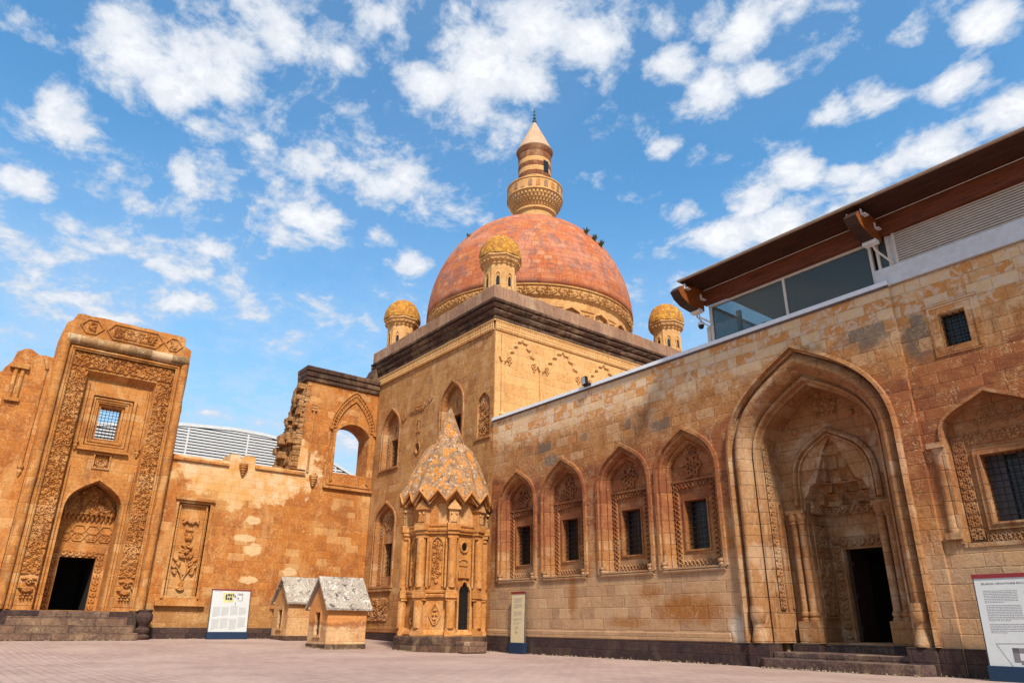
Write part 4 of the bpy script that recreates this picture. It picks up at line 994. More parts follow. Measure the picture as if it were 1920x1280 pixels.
    for (u, v) in ((gc-1.05, 6.7), (gc+.80, 6.95), (gc-.15, 7.72)): tp.ball(Bk(u, v, -.01), .11, 10)
    tp.build('tympanum_carving', 'portal_trim', P)
    # ---- plinth, base moulding, capping
    pl = MB(); gl, gr = gc-2.52, gc+2.52
    pl.box(X0, gl, YA-.06, YA-.001, -.05, .60); pl.box(gr, XS, YA-.06, YA-.001, -.05, .60); pl.box(XS, X1, YA+.04, YA+.119, -.05, .60)
    for s_ in (-1, 1):
        xa, xb = sorted((gc+s_*1.84, gc+s_*2.52)); pl.box(xa, xb, YA-.14, YA+.5, -.05, .615)
        xa, xb = sorted((gc+s_*1.02, gc+s_*1.84)); pl.box(xa, xb, Yb-.34, Yb+.2, -.05, .615)
    pl.build('plinth', 'plinth', T, bevel=.015)
    bm_ = MB(); bm_.prism([(X0+.02, .605), (-13.5, .605), (-13.5, .86), (X0+.02, .86)], A, -.06, -.001)
    bm_.build('base_moulding', 'wing_trim', T, bevel=.03)
    cp = MB(); cp.box(X0-.0, XS+.03, YA-.10, YA+.45, ZT+.002, ZT+.13); cp.build('metal_coping', 'white_metal', T)
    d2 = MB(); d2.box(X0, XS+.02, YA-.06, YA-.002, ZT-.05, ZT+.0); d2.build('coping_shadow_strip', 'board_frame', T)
wing()
# ------------------------------------------------------------------ threshold slabs of the great portal
def portal_steps():
    T = thing('threshold_steps', 'worn dark stone slabs leading into the great arched portal on the right', 'steps', (-10.2, 19.3, 0))
    g = random.Random(3); mb = MB(); o = jag((-12.15, 18.32), (-8.1, 18.28), 9, .06, 5)+[(-7.9, 18.86), (-12.6, 18.86)]
    mb.prism(o, lambda u, v, d: (u, v, .24-d), 0, .28); mb.build('front_slab', 'dark_step', T, bevel=.04)
    m2 = MB(); m2.box(-12.19, -8.55, 18.87, 20.24, -.02, .40); m2.build('upper_slab', 'dark_step', T, bevel=.03)
    m3 = MB(); m3.box(-11.39, -9.35, 20.26, 21.4, -.02, .60); m3.build('door_sill', 'dark_step', T, bevel=.03)
portal_steps()

# ------------------------------------------------------------------ yard wall (B) between mosque and carved gate
def yard_wall():
    T = thing('courtyard_wall', 'sunlit orange ashlar wall between carved gate and mosque with faded pale patch', 'wall', (XB, 13, 0))
    B = FB(XB); nz = (8.62, 10.33, 2.05, 6.55)
    mb = MB(); top = [(18.88, 8.80), (14.85, 8.80), (14.85, 8.72), (12.1, 8.72), (12.1, 9.1), (11.6, 9.14), (11.55, 8.95), (11.3, 8.95), (11.3, 9.12), (10.8, 9.1), (10.8, 8.70), (8.05, 8.70)]
    mb.prism([(8.05, .3), (18.88, .3)]+top, B, 0, 1.3, holes=[rect(nz[0]+.12, nz[1]-.12, nz[2]+.12, nz[3]-.1)])
    mb.build('wall', 'yard', T)
    cp = MB(); cp.prism(rect(8.1, 10.79, 8.42, 8.58), B, -.10, -.001); cp.prism(rect(12.11, 14.84, 8.48, 8.66), B, -.10, -.001); cp.build('coping_moulding', 'yard_trim', T, bevel=.03)
    for y, z in ((11.5, 8.45), (15.3, 8.35)):
        c = MB(); c.lathe([(.02, -.42), (.07, -.36), (.06, -.30), (.12, -.24), (.10, -.20), (.16, -.12), (.14, -.08), (.20, 0), (.19, .05), (.22, .1), (.22, .2)], (XB+.08, y, z), 16); c.build('corbel', 'yard_trim', T)
    pl = MB(); pl.box(XB+.001, XB+.07, 8.05, 18.82, .25, .80); pl.build('plinth', 'plinth', T)
    # recessed panel with the vase and flower relief
    n = MB(); frame_rect(n, B, nz[0], nz[1], nz[2], nz[3], .12, -.05, .22); frame_rect(n, B, nz[0]+.2, nz[1]-.2, nz[2]+.02, nz[3]-.16, .07, .06, .179)
    n.prism(rect(nz[0]+.12, nz[1]-.12, nz[2]+.12, nz[3]-.1), B, .18, .25); n.prism(rect(nz[0]-.06, nz[1]+.06, nz[3]+.002, nz[3]+.12), B, -.14, .0)
    n.prism(rect(nz[0]-.2, nz[1]+.25, nz[2]-.32, nz[2]-.1), B, -.22, -.001); n.prism(rect(nz[0]+.15, nz[1]-.1, nz[2]-.1, nz[2]+.12), B, -.16, .1)
    N = n.build('relief_panel', 'yard_trim', T)
    c = 9.47; r = MB(); res = .025; X, Y = canvas(1.3, 3.9, res); H = np.zeros_like(X)
    blob(H, X, Y, (.65, .30), .20, .10); blob(H, X, Y, (.65, .52), .11, .18)
    for s_ in (-1, 1):
        stroke(H, X, Y, [(.65+s_*.06*t+s_*.35*t*t, .6+.75*t) for t in np.linspace(0, 1, 20)], .04)
        for k, (dx, dy, rr) in enumerate(((.40, 1.02, .12), (.47, 1.28, .13), (.28, 1.38, .11), (.42, 1.62, .15), (.22, 1.75, .12))):
            blob(H, X, Y, (.65+s_*dx, dy), rr, rr*.62, s_*.7, 1.1); stroke(H, X, Y, spiral((.65+s_*dx, dy+.08), .09, .02, 0, s_*1.1, 20), .03, 1)
    blob(H, X, Y, (.65, 1.15), .16, .30, 0, 1.2)
    for k in range(34):
        g = random.Random(k); a = g.uniform(0, 6.3); rr = g.uniform(0, .30); blob(H, X, Y, (.65+rr*math.cos(a), 2.0+rr*1.2*math.sin(a)), .07, .05, a, 1.3)
    for x in (-.15, -.07, 0, .07, .15): blob(H, X, Y, (.65+x*.9, 2.68), .035, .24, -x*1.2, 1.0); blob(H, X, Y, (.65+x, 2.98), .035, .10, -x*2, .9)
    blob(H, X, Y, (.65, 3.42), .09, .14, 0, 1.2)
    for s_ in (-1, 1): stroke(H, X, Y, [(.65+s_*(.05+.28*t), 3.30+.10*math.sin(3*t)) for t in np.linspace(0, 1, 14)], .05, 1.1); blob(H, X, Y, (.65+s_*.32, 3.42), .08, .04, s_*.6)
    relief(r, B, c-.65, 2.2, H, res, .13, .178, .08, mask=(H[:, :] > .02)|(np.roll(H, 1, 0) > .02)|(np.roll(H, -1, 0) > .02)|(np.roll(H, 1, 1) > .02)|(np.roll(H, -1, 1) > .02))
    r.build('vase_relief', 'yard_trim', N)
yard_wall()

def tall_ruin():
    T = thing('ruined_wall', 'broken upper wall with an empty arched window joining the mosque corner', 'ruined wall', (XB-.6, 16.6, 8.8))
    B = FB(XB); g = random.Random(5)
    left = [(14.05, 8.81), (14.15, 9.7), (14.22, 10.6), (14.30, 11.2), (14.38, 11.9), (14.42, 12.6), (14.40, 13.2), (14.40, 13.85)]
    win = segarch(17.44, 1.02, 11.15, 11.75, 7, 8.45)
    mb = MB(); mb.prism([(18.88, 8.81)]+[(18.88, 13.85)]+left[::-1], B, 0, .35, holes=[])
    T_ = MB(); T_.prism([(14.05, 8.81)]+[(16.42, 8.81)]+[p for p in win[1:-1]]+[(18.46, 8.81), (18.88, 8.81), (18.88, 13.85), (14.40, 13.85)]+left[::-1][1:-1], B, 0, 1.3)
    T_.prism([(16.42, 8.802), (18.46, 8.802), (18.46, 8.9), (16.42, 8.9)], B, .05, 1.25)
    T_.build('wall', 'yard', T)
    # torn rubble end, stepping back
    rb = MB(); z = 8.75; k = 0
    while z < 13.8:
        h = g.uniform(.14, .44); t = (z-8.8)/5.0; x = 0
        while x < 1.55:
            w = g.uniform(.25, .5); yb = 13.95+.42*t+g.uniform(-.30, .20)+.12*math.sin(z*2.3)-.28*(1-t)*(x > .5)
            rb.box(XB-.10-x-w*.97, XB-.10-x, yb, 14.6, z, z+h*.96); x += w
        z += h
    for i in range(16):
        zz = 8.9+i*.31; rb.box(XB-.12, XB+.02+g.uniform(-.02, .06), 14.0+.06*i/2-g.uniform(0, .14), 14.35+.02*i, zz, zz+g.uniform(.2, .3))
    rb.build('rubble_end', 'rubble', T, bevel=.03)
    co = MB(); prof = [(.0, 13.86), (.10, 13.88), (.12, 14.03), (.08, 14.07), (.17, 14.14), (.20, 14.32), (.15, 14.37), (.24, 14.44), (.28, 14.62), (.24, 14.68), (0, 14.70)]
    co.loft([[(XB+o, 14.30-o*.4, z), (XB+o, 18.86, z)] for o, z in prof]); co.loft([[(XB+o, 14.30-o*.4, z), (XB-1.2, 14.30-o*.4, z)] for o, z in prof])
    co.box(XB-1.2, XB+.0, 14.30, 18.86, 13.86, 14.70); co.prism([(18.15, 14.70), (18.86, 14.70), (18.86, 15.7), (18.6, 15.55), (18.45, 15.2), (18.2, 15.0)], B, .1, 1.0)
    co.build('dark_cornice', 'basalt', T)
    fr = MB(); pass
    fr.loft([[B(u, v, 0) for u, v in segarch(17.44, 1.20, 11.2, 11.96, 7, 8.35)], [B(u, v, -.07) for u, v in segarch(17.44, 1.18, 11.2, 11.94, 7, 8.35)],
             [B(u, v, -.07) for u, v in segarch(17.44, 1.04, 11.16, 11.78, 7, 8.45)], [B(u, v, 0) for u, v in win]])
    for yy in (16.0, 18.78): fr.tube([B(yy, 8.1, 0), B(yy, 11.4, 0)], .07, 8)
    fr.prism(rect(15.9, 18.87, 7.98, 8.12), B, -.16, -.001); fr.prism(rect(16.1, 18.85, 8.2, 8.30), B, -.08, -.001)
    fr.build('window_frame', 'yard_trim', T)
    mu = MB(); c = 17.44                      # honeycomb arch over the window
    pts = arch(c, 1.42, 11.45, 13.75, 10, None, keel=.55, sh=.30)
    pin = arch(c, 1.08, 11.45, 13.18, 10, None, keel=.55, sh=.30); pmid = arch(c, 1.29, 11.45, 13.53, 10, None, keel=.55, sh=.30)
    for q, d in ((pts, -.04), (pin, -.04), (pmid, -.03)): mu.tube([B(u, v, d) for u, v in q], .045, 6)
    def rs(q, n):
        q = np.array(q); s_ = np.r_[0, np.cumsum(np.hypot(*np.diff(q, axis=0).T))]; t = np.linspace(0, s_[-1], n); return np.stack([np.interp(t, s_, q[:, 0]), np.interp(t, s_, q[:, 1])], -1)
    a_, b_, m_ = rs(pts, 25), rs(pin, 25), rs(pmid, 49)
    for i in range(25): mu.tube([B(*a_[i], -.03), B(*b_[i], -.03)], .03, 5)
    for i in range(0, 49, 2): mu.ball(B(*m_[i], -.03), .07, 6)
    mu.prism(rect(15.95, 16.15, 11.30, 11.46), B, -.14, 0); mu.prism(rect(18.7, 18.86, 11.30, 11.46), B, -.14, 0)
    mu.build('honeycomb_arch', 'yard_trim', T)
    col = MB(); col.tube([B(14.95, 8.7, -.03), B(14.95, 12.2, -.03)], .06, 8)
    for z in (12.2, 12.35, 12.5): col.tube([B(14.78, z, -.04), B(15.1, z, -.04)], .075, 8)
    col.build('slender_column', 'yard_trim', T)
tall_ruin()

# ------------------------------------------------------------------ carved gate (left)
MAT['roll_top'] = stone('weathered_roll', (.50, .34, .20), (.36, .21, .11), (.14, .10, .07), pale=(.70, .58, .46), bh=2, bw=.8, joint=.3, chips=.9, tint=(.85, .76, .62), weather=1.6)
def carved_gate():
    T = thing('carved_gate', 'tall carved stone gate with scrolling bands, small barred window and dark doorway', 'gate', (XB-.5, 5.2, 0))
    XF = XB+.25; B = FB(XF); c = 5.2
    out = [(2.35, 0), (8.02, 0), (8.02, 8.7), (7.96, 10.0), (8.03, 10.8), (7.94, 11.7), (8.0, 12.8), (7.98, 13.98), (7.66, 14.12), (7.62, 14.56)]
    out += jag((7.4, 14.62), (3.0, 14.62), 12, .03, 3)+[(2.75, 14.58), (2.62, 14.2), (2.42, 14.05), (2.33, 13.5), (2.32, 12.4)]
    ir = (3.72, 6.68, 1.46, 11.72)            # inner panel
    mb = MB(); mb.prism(out, B, 0, 1.5, holes=[rect(3.0, 7.42, 1.46, 12.85)])
    T0 = mb.build('wall', 'yard_trim', T)
    # splayed carved band floor between outer frame and inner panel, real relief
    fl = MB()
    def quadstrip(a, b): fl.add([B(*a[0]), B(*a[1]), B(*b[1]), B(*b[0])], [(0, 1, 2, 3)])
    o0, i0 = (3.0, 7.42, 1.46, 12.85), ir
    fl.loft([[B(3.0, 1.46, 0), B(3.0, 12.85, 0), B(7.42, 12.85, 0), B(7.42, 1.46, 0)], [B(3.0, 1.46, .12), B(3.0, 12.85, .12), B(7.42, 12.85, .12), B(7.42, 1.46, .12)],
             [B(3.72, 1.46, .12), B(3.72, 12.0, .12), B(6.70, 12.0, .12), B(6.70, 1.46, .12)], [B(3.78, 1.46, .45), B(3.78, 11.75, .45), B(6.64, 11.75, .45), B(6.64, 1.46, .45)]])
    fl.build('band_ground', 'yard_trim', T)
    bd = MB(); res = .022; w = .68
    tile_band(bd, B, 3.03, 2.85, w, 9.2, vine_tile, .74, res, .085, .11); tile_band(bd, B, 6.72, 2.85, w, 9.2, vine_tile, .74, res, .085, .11)
    tile_band(bd, lambda u, v, d: B(v, u, d), 12.10, 3.03, .70, 4.36, vine_tile, .74, res, .085, .11)
    bd.build('scroll_band', 'yard_trim', T)
    an = MB()                                 # a beast in relief at the foot of each band
    for u0 in (3.05, 6.74):
        X, Y = canvas(.66, 1.15, .022); H = np.zeros_like(X); s_ = 1
        blob(H, X, Y, (.34, .62), .22, .12, .05, 1.2); blob(H, X, Y, (.14, .74), .10, .12, .2, 1.3); blob(H, X, Y, (.07, .70), .06, .04, .2, 1.1)
        for x, k in ((.20, -.03), (.28, .03), (.44, -.02), (.52, .05)): stroke(H, X, Y, [(x, .56), (x+k, .42), (x+k*.5, .30)], .035)
        stroke(H, X, Y, [(.54, .66), (.60, .78), (.54, .90), (.46, .92)], .028); stroke(H, X, Y, spiral((.36, .92), .12, .03, 0, 1.2, 20), .03)
        for k in range(7): blob(H, X, Y, (.1+.08*k, 1.05), .045, .03, k, .8)
        relief(an, B, u0, 1.62, H, .022, .14, .112, .1); an.cut()
    an.build('beast_relief', 'yard_trim', T)
    ro = MB()                                 # big roll moulding round the frame
    def wob(y0, z0, y1, z1, r, n=24, seed=0):
        g = random.Random(seed); return [B(y0+(y1-y0)*i/n+g.uniform(-.01, .01), z0+(z1-z0)*i/n, -.04) for i in range(n+1)], [r*g.uniform(.93, 1.05) for i in range(n+1)]
    for a in ((2.55, 1.48, 2.55, 13.2, .20, 24, 1), (7.80, 1.48, 7.80, 13.3, .19, 24, 2), (2.55, 13.30, 7.85, 13.30, .25, 26, 3)):
        p, r = wob(*a); r2 = MB(); r2.tube(p, r, 12); r2.build('roll_moulding', 'roll_top' if a[1] == a[3] else 'yard_trim', T, smooth=True, angle=60)
    fm = MB(); frame_rect(fm, B, 2.80, 7.56, 1.47, 13.0, .09, -.10, -.001, False); frame_rect(fm, B, 2.90, 7.47, 1.47, 12.90, .07, -.05, -.002, False); fm.build('frame_fillet', 'yard_trim', T, bevel=.015)
    rl = MB()                                 # thin inner columns, both sides of the inner panel
    for y in (3.92, 6.50): rl.tube([B(y, 8.6, .40), B(y, 11.5, .40)], .05, 8); rl.lathe([(.04, -.3), (.10, -.12), (.08, -.05), (.12, .05), (.12, .1)], B(y, 8.6, .40), 10)
    for y in (3.88, 6.54): rl.tube([B(y, 1.48, .42), B(y, 7.6, .42)], .055, 8)
    rl.build('thin_column', 'yard_trim', T)
    fz = MB()                                 # frieze cartouches
    for cc, w_, h_ in ((5.35, 1.25, .38), (3.45, .48, .34), (7.1, .42, .32)):
        o = [(cc-w_, 14.08), (cc-w_+.28, 14.08+h_), (cc+w_-.28, 14.08+h_), (cc+w_, 14.08), (cc+w_-.28, 14.08-h_), (cc-w_+.28, 14.08-h_)]
        fz.tube([B(u, v, -.02) for u, v in o+[o[0]]], .045, 6, False)
        L = 2*(w_-.28) if w_ > 1 else .36; relief(fz, B, cc-L/2, 14.08-h_*.72, leaf_field(L, h_*1.44, .03, int(60*L), int(cc*10), .09), .03, .07, -.01)
    fz.build('carved_frieze', 'yard_trim', T)
    # inner panel with stepped window frame, small relief and deep doorway niche
    D = .45; niche = arch(c, 1.14, 5.65, 7.02, 10, 1.46, keel=.5, sh=.6)
    win = rect(4.62, 5.52, 8.98, 10.50); winb = rect(4.50, 5.62, 8.9, 10.62); winc = rect(4.515, 5.605, 8.915, 10.605)
    ip = MB(); outl = [(3.78, 1.46)]+niche+[(6.64, 1.46), (6.64, 11.75), (3.78, 11.75)]
    ip.prism(outl, B, D, D+.15, holes=[winb, rect(4.82, 5.42, 7.62, 8.22)])
    ip.build('inner_panel', 'yard_trim', T)
    wf = MB(); frame_rect(wf, B, 4.08, 6.06, 8.45, 11.05, .12, .30, D-.001); frame_rect(wf, B, 4.25, 5.89, 8.62, 10.88, .08, .36, D-.001)
    wf.loft([[B(u, v, d) for u, v in winc] if k == 0 else [B(u, v, d) for u, v in win] for k, d in ((0, D), (0, D+.10), (1, D+.10), (1, 1.2))], True)
    frame_rect(wf, B, 4.36, 5.76, 8.76, 10.76, .06, .40, D-.001); wf.prism(rect(4.0, 6.14, 8.34, 8.45), B, .26, D-.001)
    W = wf.build('window_frame', 'yard_trim', T); g = MB(); grille(g, B, 4.62, 5.52, 8.98, 10.50, 6, 10, .85, .012); g.build('grille', 'iron', W)
    # the wall behind the gate is pierced so that sky shows through the window
    sr = MB(); relief(sr, B, 4.84, 7.64, star_tile(.56, .56, .025), .025, .06, D+.12, border=True); frame_rect(sr, B, 4.76, 5.48, 7.56, 8.28, .06, D-.06, D-.001)
    sr.prism(rect(4.82, 5.42, 7.62, 8.22), B, D+.15, D+.2); sr.build('small_relief', 'yard_trim', T)
    nc = MB(); nd = 1.45
    arch_loft(nc, B, c, [(1.26, 5.65, 7.18, D), (1.25, 5.65, 7.17, D-.07), (1.16, 5.65, 7.05, D-.08), (1.14, 5.65, 7.02, D-.02), (1.13, 5.65, 7.0, D+.15), (1.12, 5.65, 6.98, nd)], 10, 1.46, keel=.5, sh=.6)
    nc.prism(arch(c, 1.12, 5.65, 6.98, 10, 1.46, keel=.5, sh=.6), B, nd, nd+.15, holes=[rect(4.46, 5.90, 1.47, 3.72)])
    Nn = nc.build('doorway_niche', 'yard_trim', T)
    st = MB(); g = random.Random(4)
    for r_, z in ((0, 5.45), (1, 5.62)):
        n = 11-r_
        for k in range(n):
            y = c-1.04+2.08*(k+.5)/n; st.lathe([(.01, -.16), (.05, -.08), (.085, .0), (.08, .10), (.02, .2)], B(y, z, nd-.06-.10*r_), 8)
    X, Y = canvas(2.2, 1.35, .03); Hh = leaf_field(2.2, 1.35, .03, 190, 44, .11); msk = np.abs(X-1.1) < 1.1*(1-(Y/1.35)**1.6)
    relief(st, B, c-1.1, 5.58, Hh, .03, .12, nd-.16, mask=msk)
    st.build('stalactite_hood', 'yard_trim', Nn)
    bn = MB()
    for s_ in (0, .55, 1.1, 1.65):
        y = c-1.05+s_; o = [(y, 4.62), (y+.12, 4.80), (y+.42, 4.80), (y+.54, 4.62), (y+.42, 4.44), (y+.12, 4.44)]; bn.tube([B(a, b, nd-.02) for a, b in o+[o[0]]], .035, 5, False)
        bn.tube([B(a, b+.32, nd-.02) for a, b in o+[o[0]]], .03, 5, False); relief(bn, B, y+.12, 4.50, leaf_field(.3, .24, .025, 14, int(s_*9), .06), .025, .04, nd-.005)
    bn.build('interlace_band', 'yard_trim', Nn)
    df = MB()
    for uu in (4.46-.30, 5.93): tile_band(df, B, uu, 1.50, .27, 2.5, star_tile, .27, .024, .06, nd-.005)
    tile_band(df, lambda u, v, d: B(v, u, d), 3.76, 4.44, .26, 1.5, star_tile, .27, .024, .06, nd-.005)
    df.build('carved_door_frame', 'yard_trim', Nn)
    ps = MB(); q = rect(4.46, 5.90, 1.47, 3.72); ps.loft([[B(u, v, nd+.15) for u, v in q], [B(u, v, nd+3.5) for u, v in q]], True); ps.prism(q, B, nd+3.5, nd+3.6); ps.build('dark_passage', 'inside', Nn)
    pl = MB(); pl.box(XF+.001, XF+.10, 2.1, 8.0, 0, 1.44); pl.build('plinth', 'plinth', T, bevel=.02)
    bo = MB(); bo.lathe([(.30, .30), (.34, .36), (.34, .44), (.24, .52), (.30, .62), (.30, .72), (.20, .80), (.20, .88), (.26, .96), (.34, 1.10), (.34, 1.30), (.27, 1.42), (.30, 1.48), (.30, 1.54), (0, 1.54)], (XF+.38, 8.0, 0), 18)
    bo.build('corner_baluster', 'plinth', T, smooth=True, angle=45)
    # pinned backing: the gate's solid mass behind the panel, left open behind the window
    bk = MB(); bk.box(XF-1.5, XF-.61, 2.5, 3.78, 0, 13.9); bk.box(XF-1.5, XF-.61, 6.64, 7.9, 0, 13.9); bk.box(XF-1.5, XF-.61, 3.78, 6.64, 10.6, 13.9); bk.build('backing_mass', 'yard', T)
carved_gate()

def gate_steps():
    T = thing('gate_steps', 'rough grey brown stone steps climbing to the dark doorway of the carved gate', 'steps', (-36.2, 5, .3))
    xs = [(-36.66, -35.55, .30, .58), (-36.66, -35.95, .58, .88), (-36.66, -36.25, .88, 1.20)]; g = random.Random(9)
    ye = [(1.6, 7.7), (2.2, 7.55), (2.9, 7.3)]
    for (a, b, z0, z1), (y0, y1) in zip(xs, ye):
        m = MB(); o = [(y0, a)]+[(y1, a)]+[(q[0], q[1]) for q in jag((y1, b), (y0, b), 12, .035, int(z0*100))]
        m.prism(o, lambda u, v, d: (v, u, z1-d), 0, z1-z0-.002); m.build('step', 'step', T, bevel=.03)
    m = MB(); m.box(-36.62, -36.45, 4.0, 6.6, 1.2, 1.42); m.build('door_sill', 'step', T, bevel=.02)
gate_steps()

def side_ruin():
    T = thing('ruined_side_wall', 'broken ochre wall stub with small columns left of the carved gate', 'ruined wall', (XB-.5, 0, 0))
    B = FB(XB)
    o = [(-6, 0), (2.32, 0), (2.32, 12.28), (2.0, 12.33), (1.7, 12.30), (1.35, 12.50), (1.15, 12.48), (.85, 12.25), (.78, 11.75), (.60, 11.5), (.50, 11.25), (.15, 11.0), (-.3, 10.7), (-1.2, 10.9), (-2.2, 10.2), (-3.4, 10.6), (-6, 10)]
    m = MB(); m.prism(o, B, 0, 1.3); m.build('wall', 'yard', T)
    c = MB()
    for y, z0, z1 in ((1.0, 10.15, 11.5), (1.25, 10.15, 11.5)): c.tube([B(y, z0, -.03), B(y, z1, -.03)], .085, 8)
    c.prism(rect(.75, 1.45, 11.5, 11.72), B, -.18, 0); c.prism(rect(.85, 1.40, 10.0, 10.15), B, -.12, 0)
    c.tube([B(2.08, 7.2, -.02), B(2.08, 11.6, -.02)], .07, 8); c.lathe([(.03, -.4), (.10, -.2), (.08, -.1), (.13, 0), (.13, .08)], B(2.08, 7.2, -.02), 10)
    c.tube([B(1.95+.0, 12.2, -.03), B(2.06, 11.95, -.05), B(2.12, 11.7, -.03)], .08, 7); c.tube([B(.45, 8.2, 0), B(.45, 9.6, 0)], .08, 8); c.lathe([(.03, -.4), (.12, -.2), (.08, -.1), (.14, 0), (.14, .08)], B(.45, 8.2, -.02), 10)
    c.build('wall_column', 'yard_trim', T)
    n = MB(); frame_rect(n, B, -1.4, 1.15, 2.0, 6.6, .10, -.06, -.001); n.prism(rect(-1.5, 1.25, 6.6, 6.74), B, -.16, 0); frame_rect(n, B, -1.15, .9, 2.2, 6.35, .06, -.04, -.001); n.build('panel_frame', 'yard_trim', T)
    pl = MB(); pl.box(XB+.001, XB+.08, -6, 2.08, .2, 1.40); pl.build('plinth', 'plinth', T)
side_ruin()

# ------------------------------------------------------------------ small octagonal tomb
def tomb():
    K = (-26.42, 17.20, 0); base = .62
    T = thing('octagonal_tomb', 'small octagonal tomb with carved panels and lichen covered conical roof', 'tomb', (K[0], K[1], 0))
    b = MB(); a8 = pi/8
    b.lathe([(1.54, .60), (1.54, 6.0)], K, 8, a8, 2*pi+a8); body = b.build('wall', 'kumbet', T)
    ap = 1.54*math.cos(pi/8)                 # distance to each panel
    pb = MB(); pb.lathe([(1.98, 0), (1.98, .55), (1.93, .60), (1.6, .605)], K, 8, a8, 2*pi+a8); pb.build('dark_base', 'basalt', T, bevel=.03)
    mo = MB()
    for z0, pr in ((.605, [(.14, 0), (.16, .06), (.13, .12), (.06, .20), (.0, .24)]), (2.02, [(0, 0), (.07, .03), (.10, .10), (.06, .15), (.12, .20), (.12, .26), (0, .30)]), (4.50, [(0, 0), (.06, .03), (.06, .08), (.13, .14), (.15, .22), (.10, .25), (.16, .32), (.17, .38), (0, .42)])):
        if z0 == 2.02: mo.lathe([(1.60+r, z0+z) for r, z in pr], K, 7, a8, 2*pi-a8)   # it stops at the door
        else: mo.lathe([(1.60+r, z0+z) for r, z in pr], K, 8, a8, 2*pi+a8)
        mo.cut()
    mo.build('string_course', 'kumbet', T)
    pi_ = MB()                                # corner piers with capitals and gabled caps
    for k in range(8):
        th = a8+k*pi/4; fn = FP(K, th, 1.74)
        def seg(w, z0, z1, e=0): pi_.prism([(-w, z0), (w, z0), (w, z1), (-w, z1)], fn, -e, .35)
        seg(.25, .605, .78, .10); seg(.21, .78, .90, .06); pi_.tube([fn(0, .90, .04), fn(0, 1.92, .04)], .185, 14); seg(.22, 1.92, 2.02, .04); seg(.25, 2.02, 2.30, .10); seg(.20, 2.30, 2.42, .05)
        pi_.tube([fn(0, 2.42, .03), fn(0, 4.34, .03)], .175, 14); pi_.tube([fn(-.235, 2.42, .16), fn(-.235, 4.34, .16)], .05, 8); pi_.tube([fn(.235, 2.42, .16), fn(.235, 4.34, .16)], .05, 8)
        seg(.22, 4.34, 4.42, .06); seg(.19, 4.42, 4.50, .02); seg(.24, 4.50, 4.64, .09); seg(.27, 4.64, 4.92, .16)
        seg(.19, 4.92, 5.48, .03); seg(.27, 5.48, 5.56, .12); pi_.prism([(-.27, 5.56), (.27, 5.56), (0, 5.88)], fn, -.10, .35)
        for s_ in (-1, 1): pi_.ball(fn(s_*.10, 5.32, -.07), .06, 6)
        pi_.prism([(-.14, 4.98), (.14, 4.98), (.14, 5.2), (.07, 5.28), (-.07, 5.28), (-.14, 5.2)], fn, -.08, -.051); pi_.cut()
    pi_.build('corner_pier', 'kumbet', T)
    pn = MB(); cv = MB()
    for k in range(8):
        pn.cut(); cv.cut(); th = k*pi/4; fn = FP(K, th, ap)
        o = arch(0, .30, 5.25, 5.75, 6, 4.98, keel=.5); pn.loft([[fn(u, v, 0) for u, v in o], [fn(u, v, -.05) for u, v in o], [fn(u*.8, 4.98+(v-4.98)*.9, -.05) for u, v in o], [fn(u*.8, 4.98+(v-4.98)*.9, 0) for u, v in o]])
        cv.tube([fn(a, b_, -.02) for a, b_ in spiral((-.11, 5.18), .09, .02, 0, 1.2, 16)], .022, 5); cv.tube([fn(a, b_, -.02) for a, b_ in spiral((.11, 5.18), .09, .02, pi, -1.2, 16)], .022, 5)
        for dx, dz in ((0, 5.62), (-.07, 5.68), (.07, 5.68), (0, 5.74)): cv.ball(fn(dx, dz, -.01), .035, 6)
        if k == 0: continue
        o = arch(0, .29, 4.0, 4.42, 7, 2.44, keel=.5); pn.loft([[fn(u, v, 0) for u, v in o], [fn(u, v, -.08) for u, v in o], [fn(u*.8, 2.49+(v-2.44)*.96, -.08) for u, v in o], [fn(u*.8, 2.49+(v-2.44)*.96, .0) for u, v in o]])
        X, Y = canvas(.42, 1.75, .02); H = leaf_field(.42, 1.75, .02, 74, 30+k, .065); H = H[:X.shape[0], :X.shape[1]]; H[:12] *= .2
        stroke(H, X, Y, [(.21, .2+.05*q_) for q_ in range(30)], .018); blob(H, X, Y, (.21, .14), .10, .10, 0, 1.1); relief(cv, fn, -.21, 2.52, H, .02, .06, -.005)
        med = [(.20*math.cos(a)*(1+.12*math.cos(4*a)), 1.40+.36*math.sin(a)*(1+.06*math.cos(4*a))) for a in np.linspace(0, 2*pi, 40)]
        cv.tube([fn(u, v, -.03) for u, v in med], .035, 6, False); cv.tube([fn(u*.72, 1.40+(v-1.40)*.78, -.02) for u, v in med], .022, 5, False)
        for a in range(6): cv.ball(fn(.07*math.cos(a), 1.40+.19*math.sin(a*1.05), -.03), .055, 6)
    pn.build('panel_arch', 'kumbet', T); cv.build('carved_panel', 'kumbet', T)
    # door side (faces the light) with round window above
    fn = FP(K, 0, ap); dr = MB()
    oo = [(-.27, .66), (-.27, 2.30), (-.20, 2.45), (-.13, 2.48), (-.08, 2.60), (0, 2.66), (.08, 2.60), (.13, 2.48), (.20, 2.45), (.27, 2.30), (.27, .66)]
    ot = [(u*1.28, v+.06*(v > 2)) for u, v in oo]; dr.loft([[fn(u, v, 0) for u, v in ot], [fn(u, v, -.16) for u, v in ot], [fn(u, v, -.16) for u, v in oo], [fn(u, v, -.005) for u, v in oo]])
    dr.tube([fn(.17*math.cos(a), 4.02+.21*math.sin(a), -.03) for a in np.linspace(0, 2*pi, 24)], .05, 7, False); dr.prism(rect(-.28, .28, 2.80, 3.04), fn, -.10, -.0)
